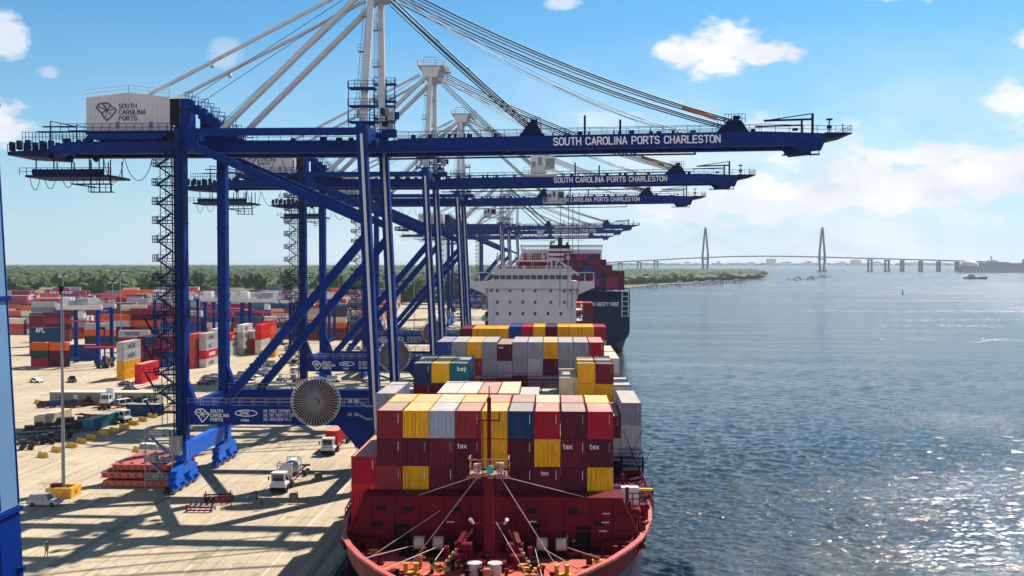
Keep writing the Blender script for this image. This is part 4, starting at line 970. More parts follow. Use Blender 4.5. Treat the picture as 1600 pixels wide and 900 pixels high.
# mooring winches, chains and windlasses
def winch(xc, y, s):
    m = MB(); m.box(xc-2.6, xc+2.6, y-.7, y+.9, 9.93, 10.15)
    for x in (-2.0, 1.9): m.cbox((xc+x*s, y, 10.7), .22, .9, 1.3)
    m.cbox((xc-3.0*s, y+.1, 10.8), .8, 1.0, 1.2); m.tube((xc-3.1, y, 10.95), (xc+3.1, y, 10.95), .12, 8)
    wo = sbuild(m, 'mooring_winch', M['black'])
    for x in (-.9, .8):
        m = MB(); a = xc+x*s; m.tube((a-.48, y, 10.98), (a+.48, y, 10.98), .55, 18)
        for i in range(8): m.tube((a-.46+i*.12, y, 10.98), (a-.40+i*.12, y, 10.98), .59+.02*(i % 2), 18)
        sbuild(m, 'rope_drum', M['rope'], wo)
        for d in (-.52, .52): m = MB(); m.tube((a+d-.04, y, 10.98), (a+d+.04, y, 10.98), .80, 18); sbuild(m, 'flange', M['ship_red'], wo)
for s in (-1, 1): winch(s*5.5, 90.2, s)
for s in (-1, 1):
    m = MB(); m.cbox((s*2.3, 89.4, 10.6), 1.1, 2.4, 1.2); m.tube((s*1.5, 88.6, 11.0), (s*3.0, 88.6, 11.0), .55, 14); m.tube((s*1.9, 87.0, 10.6), (s*3.0, 87.0, 10.6), .4, 12); m.bar((s*1.8, 91.5, 12.6), (s*2.6, 88.3, 11.4), .4, .5)
    m.cbox((s*3.6, 87.5, 10.7), .4, .6, 1.5)
    sbuild(m, 'windlass', M['ship_red'])
    m = MB()
    for i in range(20):
        t = i/19; p = Vector((s*(1.7+2.2*t), 90.6-5.2*t, 12.0-1.9*t)); m.cbox(p, .30, .42, .14) if i % 2 else m.cbox(p, .16, .42, .30)
    sbuild(m, 'anchor_chain', M['rust_chain'] if 'rust_chain' in M else M.setdefault('rust_chain', material('rusty_chain', (.30,.16,.07), .7, var=.5, scale=4.)))
    m = MB()
    for i in range(9): m.cbox((s*(3.2+random.uniform(-.5,1.5)), 85.0+random.uniform(-1.4,1.4), 10.1+random.uniform(0,.6)), random.uniform(.15,.5), random.uniform(.1,.35), random.uniform(.08,.35))
    sbuild(m, 'chain_stopper', M['yellow'])
    for q in range(5):                                  # bollard pairs and fairleads along the bulwark
        X, Y = ((6.3, 84.6), (9.8, 87.2), (8.0, 82.4), (5.2, 80.2), (11.5, 90.4))[q]
        m = MB(); m.box(s*X-.8, s*X+.8, Y-.3, Y+.3, 9.93, 10.08)
        for d in (-.42, .42): m.tube((s*X+d, Y, 10.05), (s*X+d, Y, 10.75), .20, 12); m.tube((s*X+d, Y, 10.75), (s*X+d, Y, 10.83), .26, 12)
        sbuild(m, 'bollard', M['ship_red'] if q else M['yellow'])
    m = MB()
    for p, q in (((4.2, 90., 10.9), (8.5, 80.6, 11.2)), ((6.4, 90., 10.9), (10.4, 84.2, 11.2)), ((3.9, 90., 10.9), (5.0, 77.4, 11.0))): m.tube((s*p[0], p[1], p[2]), (s*q[0], q[1], q[2]), .034, 5)
    sbuild(m, 'mooring_line', M['rope'])
    m = MB(); m.rail([(s*9.4, 92.6, 9.9), (s*12.9, 92.6, 9.9)], 1.2, 1.0, .05); m.rail([(s*12.9, 92.6, 9.9), (s*12.0, 88.8, 9.9)], 1.2, 1.0, .05); m.box(min(s*10.2, s*12.6), max(s*10.2, s*12.6), 91.4, 92.3, 9.93, 10.9)
    for i in range(5): m.cbox((s*(10+i*.6), 91.0, 10.3), .3, .3, .7)
    sbuild(m, 'handrail', M['ship_red'])
m = MB()
for x in (-.95, .75): m.tube((x, 84.4, 9.9), (x, 84.4, 10.9), .52, 16); m.tube((x, 84.4, 10.9), (x, 84.4, 10.98), .62, 16)
sbuild(m, 'bow_roller', M['white_steel'])
m = MB(); m.cbox((0, 86.0, 10.3), 3.2, .8, .7); sbuild(m, 'mast_foot', M['ship_red'])
for i in range(40):
    m = MB(); c = (random.uniform(-9.5, 9.5), random.uniform(82.5, 92.2), 10.0); w_, d_, h_ = random.uniform(.2,.8), random.uniform(.2,.6), random.uniform(.25,1.1)
    if i % 3: m.cbox((c[0], c[1], c[2]+h_/2), w_, d_, h_); m.tube((c[0]-w_, c[1], c[2]+h_*.8), (c[0]+w_, c[1], c[2]+h_*.8), .07, 6)
    else: m.tube((c[0], c[1], 9.9), (c[0], c[1], 9.9+h_), .14, 10); m.tube((c[0], c[1], 9.9+h_), (c[0], c[1], 10.1+h_), .24, 10)
    sbuild(m, 'deck_gear', random.choice((M['ship_red'], M['ship_red'], M['black'], M['rail_red'])))
# starboard-side clutter aft of the breakwater, both sides alike
for s in (1,):
    m = MB()
    for y in (94.5, 97.5, 100.5, 103.5): m.bar((s*12.6, y, 10), (s*12.6, y, 13.6 + (y % 2)*.6), .3); m.bar((s*13.7, y, 10), (s*13.7, y, 12.4), .2); m.bar((s*12.6, y, 12.6), (s*13.7, y, 12.2), .16)
    m.box(min(s*12.4, s*14.2), max(s*12.4, s*14.2), 95.5, 96.4, 13.2, 13.3); m.rail([(s*12.4, 95.5, 13.3), (s*14.2, 95.5, 13.3)], 1.1, .6, .05); m.bar((s*12.5, 94.6, 10.1), (s*14.4, 94.6, 12.0), .5, .1)
    m.box(min(s*12.3, s*13.6), max(s*12.3, s*13.6), 98.2, 99.4, 10.03, 12.2); m.tube((s*14.5, 100.2, 10), (s*14.5, 100.2, 11.9), .36, 12); m.tube((s*14.5, 99.8, 12.0), (s*14.5, 100.8, 12.0), .44, 10)
    m.tube((s*13.4, 97.2, 12.0), (s*13.4, 97.6, 12.0), .5, 14); m.bar((s*13.9, 95.2, 10), (s*13.9, 95.2, 11.8), .5, .5)
    m.rail([(s*15.9, 106, 10.1), (s*15.9, 123, 10.1)], 1.2, 1.5, .05)
    sbuild(m, 'deck_fitting', M['ship_red'])
m = MB(); m.rail([(-15.2, 101, 10.1), (-15.6, 107, 10.1), (-15.9, 123, 10.1)], 1.2, 1.5, .05); sbuild(m, 'handrail', M['ship_red'])
m = MB(); m.box(12.2, 13.9, 99.6, 100.6, 12.2, 14.0); sbuild(m, 'equipment_box', M['white_ship'])
m = MB(); m.box(13.9, 15.4, 101, 101.4, 13.4, 13.6); m.cbox((-11.6, 89.5, 10.1), 1., .4, .16); m.cbox((-10.6, 90.5, 10.2), 1., .4, .16); m.cbox((9.4, 87., 10.5), 1., .4, .16); sbuild(m, 'hatch', M['yellow'])
# ---- accommodation block
AY = 256.0
m = MB(); m.box(-11, 11, AY, AY+14, 10.0, 31.0)
for z in (13.2, 15.85, 18.5, 21.2, 24.4, 27.2): m.box(-11.02, 11.02, AY-.025, AY, z, z+.06)
for x in (-3.9, 2.4, 6.4): m.box(x, x+.05, AY-.02, AY, 11, 29)
m.tube((9.9, AY-.2, 12), (9.9, AY-.2, 29), .12, 6); m.tube((-9.6, AY-.2, 12), (-9.6, AY-.2, 28), .09, 6); m.box(6.6, 7.6, AY-.9, AY-.02, 20.3, 20.4)
acc = sbuild(m, 'accommodation', M['white_ship'])
for z, xs in ((28.75, (-10.2,-8.7,-5.5,-2.3,.8,4.7,8.1,9.6)), (25.9, (-8.7,-5.5,-2.3,.8,4.7,8.1)), (23.0, (-8.7,-5.5,-2.3,.8,4.0,7.2))):
    for x in xs:
        m = MB(); m.box(x-.30, x+.30, AY-.03, AY+.02, z-.38, z+.38); ph_ = sbuild(m, 'porthole', M['glass'], acc); m = MB(); m.bar((x-.36, AY-.04, z), (x-.28, AY-.04, z), .08, .9); m.bar((x+.28, AY-.04, z), (x+.36, AY-.04, z), .08, .9); m.box(x-.36, x+.36, AY-.10, AY-.0, z+.38, z+.46); m.box(x-.36, x+.36, AY-.07, AY-.0, z-.46, z-.38); ph_2 = sbuild(m, 'porthole_rim', M['white_ship'], acc)
m = MB(); m.prism([(-15.5, 31.2), (15.5, 31.2), (15.5, 29.6), (11.6, 27.9), (11.6, 29.3), (-11.6, 29.3), (-11.6, 27.9), (-15.5, 29.6)], 'y', AY-1.2, AY-1.0)
m.box(-15.5, 15.5, AY-1.0, AY+4, 29.4, 29.9); m.box(-11.2, 11.2, AY-.6, AY+7, 31.0, 31.25)
for s in (-1, 1):
    m.box(min(s*15.3, s*15.5), max(s*15.3, s*15.5), AY-1.0, AY+4, 29.9, 31.2); m.prism([(11.0, 26.0), (11.6, 27.9), (15.2, 29.4), (11.0, 29.4)] if s > 0 else [(-11.0, 26.0), (-11.0, 29.4), (-15.2, 29.4), (-11.6, 27.9)], 'y', AY+.5, AY+.8)
    m.bar((s*10.9, AY, 33.3), (s*15.4, AY, 33.3), .16); m.bar((s*15.4, AY, 33.3), (s*15.4, AY, 31.2), .16); m.bar((s*13.2, AY, 33.3), (s*13.2, AY, 31.2), .12)
sbuild(m, 'bridge_wing', M['white_ship'], acc)
m = MB(); m.box(-9.6, 9.8, AY, AY+6, 31.24, 33.3); m.box(-10.2, 10.4, AY-.3, AY+6.3, 32.75, 33.3); bh = sbuild(m, 'bridge_front', M['white_ship'], acc)
for i in range(12):
    m = MB(); x = -8.9 + i*1.55; m.box(x-.64, x+.64, AY-.05, AY+.02, 31.6, 32.65); sbuild(m, 'bridge_window', M['glass'], acc)
m = MB()
for x0, x1 in ((-4.3+.5, -.2), (.35, 4.6)): 
    for a, b, z0, z1 in ((x0-.45, x0, 33.3, 36.2), (x1, x1+.45, 33.3, 36.2)): m.box(a-.0, b, AY+1, AY+2, z0, z1)
m.box(-4.3, 5.1, AY+.9, AY+2.1, 36.0, 36.5); m.box(-9.5, 9.6, AY-.2, AY-.1, 33.3, 34.3); m.rail([(-9.6, AY, 33.3), (9.8, AY, 33.3)], 1.5, 1.2, .07)
m.rail([(-4.3, AY+1, 36.5), (5.1, AY+1, 36.5)], 1.2, 1.0, .06)
for x, z in ((-2.6, 40.4), (-.7, 39.0), (2.6, 38.6)): m.bar((x, AY+1.5, 36), (x, AY+1.5, z), .28); m.bar((x-.7, AY+1.5, z-1.2), (x+.7, AY+1.5, z-1.2), .14)
for x in (-8.6, 9.0): m.bar((x, AY, 33), (x, AY, 38.4), .3); m.cbox((x, AY, 37.0), .8, .8, .9)
m.bar((-8.0, AY+1, 33.3), (-5.3, AY+1, 36.8), .35); m.bar((-5.3, AY+1, 36.8), (-4.8, AY+1, 33.3), .3); m.bar((-7.8, AY+1, 35.), (-5., AY+1, 35.), .2)
m.bar((5.6, AY+1, 37.), (11.8, AY+1, 32.6), .45); m.bar((6.4, AY+1, 36.2), (5.4, AY+1, 33.3), .3); m.bar((8.2, AY+1, 35.), (7.8, AY+1, 33.3), .3); m.bar((5.6, AY+1, 37.), (6.6, AY+1, 33.3), .2)
for x in (-6.6, -2, 3.6, 7.): m.cbox((x, AY+.5, 34.2), .7, .6, 1.8)
sbuild(m, 'radar_mast', M['white_steel'], acc)
m = MB()
for s in (-1, 1):
    for z in (13, 15.7, 18.4, 21.1, 23.8): m.box(min(s*11, s*12.6), max(s*11, s*12.6), AY+1, AY+12, z, z+.12); m.rail([(s*12.6, AY+1, z), (s*12.6, AY+12, z)], 1.1, 1.5, .05); m.rail([(s*11, AY+1, z), (s*12.6, AY+1, z)], 1.1, .8, .05)
sbuild(m, 'side_gallery', M['white_ship'], acc)
m = MB(); m.prism([(-4, 31.), (4, 31.), (3.4, 38.2), (-3.4, 38.2)], 'y', AY+16, AY+24); m.box(-9, 9, AY+14.2, AY+26, 10.03, 31.); sbuild(m, 'funnel_casing', M['ship_red'])
for k, (c, zt) in enumerate((('orange', 24.6), ('maroon', 22.), ('rust', 22.), ('maroon', 22.), ('rust', 24.6))):
    xk = (11, 10, 2, 1, 12)[k]
    container(colx(xk), AY+28, 13.9 if False else zt-2.6, c, f'{CN[c]} container on the after deck, {ORD[xk]} row, behind the white block', GB, parts=False)
    for j in range(1, 5):
        if zt-2.62*(j+1) > 9.9: hidden(colx(xk), AY+28, zt-2.62*(j+1), 'maroon', 12.19, 2.6)

# ================================================================== BLUE SHIP ASTERN
Y2, HX, X2 = 421.0, 27.0, 3.7
ship2 = empty('container_ship', (X2, 520, WATER_Z), cat='ship', label='dark blue container ship seen from astern, high magenta container stacks, striped funnel')
def s2(m, name, mat, parent=None):
    m.xform(Matrix.Translation((0, -520, -WATER_Z))); return m.build(name, mat, parent or ship2)
def sect(hw, zb, r): 
    pts = [(-hw, 21.0)]; 
    for i in range(7): a = math.pi/2*i/6; pts.append((-hw + r - r*math.cos(a), zb + .55*r - .55*r*math.sin(a)))
    return pts + [(-x, z) for x, z in reversed(pts[1:])] + [(hw, 21.0)]
S2 = [(Y2, sect(HX, 1.0, 12)), (Y2+14, sect(HX, -1.5, 13)), (Y2+30, sect(HX, -5, 10)), (Y2+50, sect(HX, -7, 4)), (Y2+230, sect(HX, -7, 4)), (Y2+262, sect(HX*.75, -7, 4)), (Y2+285, sect(HX*.2, -7, 3))]
m = MB(); vs = []; n = len(S2[0][1])
for y, sc_ in S2: vs += [(x, y, z) for x, z in sc_]
m.add(vs, [(i*n+j, (i+1)*n+j, (i+1)*n+(j+1) % n, i*n+(j+1) % n) for i in range(len(S2)-1) for j in range(n)]); m.add(vs[:n], [tuple(range(n))]); m.add(vs[-n:], [tuple(range(n))])
s2(m, 'hull', M['hull_blue'])
m = MB()
for k in range(13): m.box(-26+k*4.33-.3, -26+k*4.33+.3, Y2+.2, Y2+.6, 15.5, 23.6)
for z in (17.3, 19.2, 21.2, 23.4): m.box(-HX, HX, Y2+.1, Y2+.9, z, z+.5); m.rail([(-HX, Y2, z+.5), (HX, Y2, z+.5)], 1.1, 2.2, .08)
m.box(-HX, HX, Y2+.95, Y2+1.2, 15.5, 23.4)
s2(m, 'mooring_deck', M['dark_steel'])
m = MB(); m.box(-HX+.4, HX+.35, Y2-.12, Y2-.02, 14.6, 15.6) if False else None
m = MB(); 
for x in (23.8, 26.4): m.bar((x, Y2-.3, 13.5), (x, Y2-.3, 24.5), .35)
for i in range(6): m.bar((23.8, Y2-.3, 13.8+i*2), (26.4, Y2-.3, 13.8+i*2), .25)
s2(m, 'stern_ladder', M['white_ship'])
lettering('NO SMOKING SAFETY FIRST', 1.9, (5.2, Y2-.15-520, 17.9-WATER_Z), ship2, WL, bold=.04, sx=.74)
lettering('MONROVIA', 1.1, (7.0, Y2-.15-520, 8.3-WATER_Z), ship2, WL, bold=.02)
m = MB(); m.box(-6.5, 3.5, Y2+30, Y2+42, 21.1, 36.5); cs = s2(m, 'funnel', M['hull_blue'])
for i, (z0, z1) in enumerate(((36.5, 37.7), (37.7, 38.6), (38.6, 39.8), (39.8, 40.7), (40.7, 41.8))):
    m = MB(); e_ = .02*(i % 2); m.box(-6.5+e_, 3.5-e_, Y2+30+e_, Y2+42, z0, z1); s2(m, 'stripe', M['ship_red'] if i % 2 else M['white_ship'], cs)
m = MB(); m.box(-6.0, 3.0, Y2+30.5, Y2+41.5, 41.8, 43.4); m.box(-2.4, -.4, Y2+33, Y2+36, 43.3, 46.6); m.box(-5.8, -5.2, Y2+33, Y2+34, 43.3, 44.8); m.box(1.2, 2.4, Y2+33, Y2+34, 43.3, 44.6); s2(m, 'exhaust_stack', M['black'], cs)
m = MB(); m.box(-19, 17.5, Y2+44, Y2+54, 21.1, 41.6); m.box(-19.5, 18, Y2+43.5, Y2+54.5, 42.9, 43.6); m.rail([(-19, Y2+43.6, 41.6), (17.6, Y2+43.6, 41.6)], 1.3, 1.8, .12); m.box(-19, 17.5, Y2+43.6, Y2+43.9, 40.2, 40.8)
s2(m, 'bridge_block', M['white_ship'])
G2 = 'containers stacked on the blue ship astern'
PCOL = ['plum','magenta','wine','plum','maroon','magenta','plum','navy','wine']
for k in range(20):
    x = X2 - 23.75 + 2.5*k; px = VX + 1600*x/424
    if px < 880: continue
    top = 39.4 if px < 941 else 37.0 if px < 948 else 34.7 if px < 952 else 32.3
    z = top - 2.62; i = 0
    while z > 23.0 and i < 8:
        c = random.choice(PCOL) if random.random() < .92 else 'blue'
        container(x, 424 if i % 2 else 424.1, z, c, f'{CN[c]} container, {ORD[k]} row, {TIER[i]} tier, blue ship stern', G2, parts=False, H=2.58)
        z -= 2.62; i += 1
m = MB()
for k in range(0, 20):
    x = -24.97 + 2.5*k
    if x + X2 < 1.: m.box(x+.03, x+2.47, Y2+3, Y2+15, 21.3, 33 + (k % 3)*1.2)
s2(m, 'hatch_cover', material('plum_steel', (.14,.012,.05), .5))

# ================================================================== CONTAINER YARD
GY = 'containers stacked in the yard'
def stackT(px, pyt, n, colours, where, orient='y', Lc=12.19, H=2.62, parts=False, texts={}, vis=None):
    if vis is None: vis = 2 if pyt < 479 else 3 if pyt < 500 else 9
    """a stack whose top front corner shows at (px, pyt); orient y: end towards the ship's bow, x: long side"""
    zt = n*H; Y = (CAM_Z - zt)*F/(pyt - VY); X = (px - VX)/F*Y
    for i, c in enumerate(colours[:n]):
        z = zt - (i+1)*H
        if i >= vis: hidden(X + (W_/2 if orient == 'y' else 0), Y + (0 if orient == 'y' else W_/2), z, c, Lc, H-.02, orient == 'x'); continue
        lab = f'{CN[c]} container, {TIER[i]} tier of the {where}'
        if orient == 'y': o = container(X + W_/2, Y, z, c, lab, GY, Lc, H-.02, parts)
        else: o = container(X, Y + W_/2, z, c, lab, GY, Lc, H-.02, parts, rz=-math.pi/2)
        if i in texts:
            t, size, mt = texts[i]
            if orient == 'y': lettering(t, size, (W_/2+.10, Lc*.22, H*.32), o, mt, facing='side', bold=.03)
            else: lettering(t, size, (W_/2+.10, Lc*.22, H*.32), o, mt, facing='side', bold=.03)
LD = M['letter_dark']
S_ = stackT
S_(169.5, 537, 4, ['lgrey','lgrey','yellow','yellow'], 'four-high stack by the red pair', H=2.9, parts=True, texts={0:('MAERSK', 1.5, LD), 1:('MAERSK', 1.5, LD)})
S_(198.5, 572, 2, ['red','red'], 'lone red pair on the open concrete', H=2.9, parts=True)
for i, (px, c) in enumerate(((203, ['wine','plum','magenta','plum']), (216, ['navy','plum','maroon','magenta']), (229, ['maroon','plum','plum','magenta']), (242, ['plum','magenta','blue','blue']))):
    S_(px, 528, 4, c, f'plum block behind the stair tower, {ORD[i]} row')
S_(283, 524, 4, ['salmon']*4, 'faded red stack between legs', H=2.9)
S_(303, 523, 4, ['lgrey','lgrey','red','white'], 'white and red stack between legs', H=2.9, parts=True, texts={0:('MAERSK', 1.4, LD), 1:('MSC', 1.5, LD), 2:('HAMBURG', 1.5, WL), 3:('MAERSK', 1.4, LD)})
S_(318, 516, 4, ['lgrey','white','grey','white'], 'pale stack behind it all', H=2.9)
S_(343, 523, 3, ['red','white','white'], 'red-topped stack by the far leg', H=2.9, texts={0:('HAMBURG', 1.5, WL), 1:('MAERSK', 1.4, LD)})
S_(364, 509, 4, ['white','lgrey','white','lgrey'], 'all-white stack', H=2.9, texts={0:('MSC', 1.6, LD), 1:('MSC', 1.6, LD), 2:('MSC', 1.6, LD), 3:('MSC', 1.6, LD)})
S_(380, 519, 3, ['lgrey','red','red'], 'white-topped red stack', H=2.9, texts={1:('HAMBURG', 1.5, WL)})
S_(393, 509, 4, ['red','red','white','white'], 'red over white stack', H=2.9)
S_(405, 502, 4, ['salmon','orange','salmon','salmon'], 'faded red end stack', H=2.9)
S_(312, 476, 5, ['magenta','magenta','plum','grey','plum'], 'magenta block behind the yard gantry', orient='x')
S_(192, 483, 6, ['rust','wine','orange','maroon','maroon','grey'], 'tall maroon block with an orange band', orient='x')
S_(173, 518, 3, ['lgrey','crimson','navy'], 'grey-topped lettered block', orient='x', H=2.9, texts={0:('MAERSK', 1.7, LD)})
S_(118, 507, 4, ['lgrey','orange','green','plum'], 'mixed block by the gantry', orient='x')
S_(146, 493, 5, ['orange','lgrey','wine','maroon','maroon'], 'orange-topped block', orient='x')
S_(150, 467, 6, ['crimson','crimson','cream','lgrey','maroon','wine'], 'crimson far block', orient='x', texts={0:('KLINE', 1.6, WL)})
S_(187, 467, 6, ['lgrey','lgrey','rust','maroon','grey','grey'], 'light grey far block', orient='x')
S_(228, 467, 6, ['lgrey','crimson','maroon','maroon','rust','rust'], 'crimson-banded far block', orient='x')
S_(28, 495, 5, ['maroon','maroon','wine','wine','wine'], 'maroon tree-side block', orient='x', Lc=6.06)
S_(50, 490, 5, ['maroon','rust','wine','wine','wine'], 'taller maroon tree-side block', orient='x')
S_(28, 514, 4, ['navy','navy','maroon','maroon'], 'navy lettered block', orient='x', texts={0:('APL', 2.2, WL)})
S_(30, 538, 3, ['orange','green','crimson'], 'short orange-topped stack', orient='x', Lc=6.06, H=2.75, parts=True)
S_(60, 538, 3, ['orange','wine','wine'], 'short orange and wine stack', orient='x', Lc=6.06, H=2.75, parts=True)
S_(86, 541, 2, ['blue','blue'], 'low blue pair under the gantry', orient='x', H=2.9, parts=True)
S_(32, 473, 6, ['lgrey','grey','lgrey','grey','grey','grey'], 'grey block below the trees', orient='x')
S_(74, 478, 6, ['grey','maroon','rust','maroon','wine','wine'], 'grey-topped gantry-side block', orient='x')
S_(268, 466, 6, ['grey','lgrey','maroon','crimson','crimson','wine'], 'mixed block behind the lift mast', orient='x')
S_(355, 468, 6, ['lgrey','crimson','cream','maroon','blue','blue'], 'mixed block behind the far leg', orient='x')
S_(392, 466, 6, ['maroon','maroon','cream','salmon','teal','grey'], 'maroon block with a cream band', orient='x')
S_(429, 466, 6, ['lgrey','grey','lgrey','grey','grey','grey'], 'pale block near the second crane', orient='x')
S_(380, 495, 4, ['salmon','teal','orange','salmon'], 'salmon-topped row', orient='x')
for i, (px, py, c) in enumerate(((458, 486, ['orange','red','salmon','crimson']), (468, 488, ['red','lgrey','crimson','crimson']), (478, 481, ['orange','red','white','crimson']), (500, 478, ['crimson','red','orange','red']), (511, 478, ['red','orange','salmon','blue']), (523, 478, ['crimson','orange','red','grey']), (534, 480, ['red','crimson','white','crimson']), (544, 484, ['grey','white','rust','grey']))):
    S_(px, py, 4, c, f'far red cluster, {ORD[i]} stack')
S_(399, 549, 1, ['yellow'], 'yard, alone by parked cars', orient='x', Lc=6.06)
# lone boxes nearer the quay
S_(112, 661, 1, ['teal'], 'yard, alone by yellow barriers', H=2.6, parts=True)
S_(184, 636, 1, ['navy'], 'yard, alone before the long office', orient='x', Lc=8.0, H=2.75, parts=True)
S_(34, 656, 1, ['cream'], 'yard, alone near the light mast', H=2.75, parts=True)

# the far stacks, too many to be told apart: one object
def vc_material():
    m = bpy.data.materials.new('far_stack_paint'); m.use_nodes = True; nt = m.node_tree
    a = nt.nodes.new('ShaderNodeAttribute'); a.attribute_name = 'paint'; b = nt.nodes['Principled BSDF']; b.inputs['Roughness'].default_value = .55
    nt.links.new(a.outputs['Color'], b.inputs['Base Color']); return m
m = MB(); fc = []
rnd = random.Random(5)
for Y0 in range(470, 830, 26):
    X = -95 - (Y0 - 470)*.12
    while X > -Y0*.56:
        if rnd.random() < .82:
            n_ = rnd.choice((3,4,5,5,6)) if Y0 < 620 else rnd.choice((4,5,6))
            for i in range(n_):
                for j in range(3):
                    if i == n_-1 and rnd.random() < .35: continue
                    m.box(X, X+12.1, Y0+j*2.6, Y0+j*2.6+2.45, i*2.62, i*2.62+2.58); fc += [jit(CC[rnd.choice(['maroon','rust','wine','crimson','lgrey','grey','orange','navy','blue','white','salmon','plum','teal','cream'])])]*6
        X -= 13.6
m.add(HID.v, HID.f); fc += HIDC
fs = m.build('far_container_stacks', vc_material()); tag(fs, kind='stuff')
ca = fs.data.color_attributes.new('paint', 'FLOAT_COLOR', 'CORNER')
flat = []
for c in fc: flat += [*c, 1.0]*4
ca.data.foreach_set('color', flat)

# ---- rubber-tyred yard gantries
def yard_gantry(px0, pyt, span, label, depth=11, zt=21., colr=M['crane_light']):
    Y = (CAM_Z - zt)*F/(pyt - VY); X = (px0 - VX)/F*Y
    r = empty('yard_gantry', (X, Y, 0), cat='gantry', label=label, group='yard gantries over the container rows')
    for x in (0, span):
        for y in (0, depth): m = MB(); m.box(x-.55, x+.55, y-.5, y+.5, 1.4, zt-1.6); m.build('leg', M['crane'], r)
        m = MB(); m.box(x-.6, x+.6, -2, depth+2, 1.0, 1.9); m.box(x-.5, x+.5, 0, depth, zt-2.0, zt-1.2); m.build('sill_beam', M['crane'], r)
        for y in (-1.2, .8, depth-.8, depth+1.2): m = MB(); m.tube((x-.3, y, .75), (x+.3, y, .75), .75, 14); m.build('wheel', M['tyre'], r)
    for y in (0, depth): m = MB(); m.box(-1.5, span+1.5, y-.6, y+.6, zt-1.6, zt); m.rail([(-1.5, y-.6, zt), (span+1.5, y-.6, zt)], 1.1, 2., .07); m.build('girder', M['white_steel'], r)
    m = MB(); m.box(span*.5-2, span*.5+2.5, 1, depth-1, zt+.1, zt+2.2); m.box(span*.5-3.5, span*.5-2.2, 0, 3, zt+.1, zt+1.4); m.rail([(span*.5-3.5, 0, zt+.1), (span*.5+3, 0, zt+.1)], 2.8, 1.0, .1); m.build('trolley', M['grey'], r)
    m = MB(); m.box(span*.5-1, span*.5+1, 1, 3, zt-4.6, zt-2.2); m.build('operator_cab', M['white_ship'], r)
    m = MB(); m.box(-1.6, 1.6, 3, 7, zt-.1+.1, zt+2.6); m.build('machinery_box', M['white_ship'], r)
    m = MB(); m.box(span*.5-6, span*.5+6, 4.6, 5.2, zt-6.2, zt-5.6); m.box(span*.5-6, span*.5-5.4, 3.6, 6.2, zt-6.3, zt-5.5); m.box(span*.5+5.4, span*.5+6, 3.6, 6.2, zt-6.3, zt-5.5); m.build('spreader', M['plain'], r, (.62,.02,.02))
    for x in (-3, 3):
        m = MB(); m.tube((span*.5+x, 5, zt-5.6), (span*.5+x*.5, 5, zt), .06, 4); m.build('hoist_rope', M['cable'], r)
    return r
yard_gantry(80, 478, 13.0, 'blue yard gantry over the royal blue containers, nearest the tree line')
yard_gantry(313, 466, 16., 'blue yard gantry beside the magenta block')
yard_gantry(372, 467, 20., 'blue yard gantry with long pale girder, behind the all-white stack')
yard_gantry(232, 464, 15., 'blue yard gantry behind the stair tower of the nearest crane')
yard_gantry(455, 462, 16., 'small distant yard gantry near the far red cluster')

# ---- container handler
def handler(p, label):
    r = empty('container_handler', p, cat='container handler', label=label)
    m = MB(); m.box(-1.4, 1.4, 0, 5.2, .9, 2.1); m.box(-1.2, 1.2, 3.8, 5.4, 2.1, 2.9); m.build('chassis', M['plain'], r, (.10,.05,.03))
    m = MB(); m.box(-.8, .8, 1.6, 3.2, 2.1, 4.0); m.build('cab', M['glass'], r)
    m = MB(); m.box(-1.3, -.9, -.6, -.2, .5, 14.); m.box(.9, 1.3, -.6, -.2, .5, 14.); m.box(-1.3, 1.3, -.6, -.2, 13.2, 14.); m.build('mast', M['crane'], r)
    m = MB(); m.box(-5.6, 5.6, -1.0, -.62, 7.0, 7.6); m.build('spreader', M['plain'], r, (.62,.02,.02))
    for x in (-1.6, 1.6):
        for y in (.6, 4.4): m = MB(); m.tube((x-.4, y, .8), (x+.4, y, .8), .8, 16); m.build('wheel', M['tyre'], r)
    return r
handler(ground(146, 579), 'dark container handler with tall mast parked beside the blue containers')

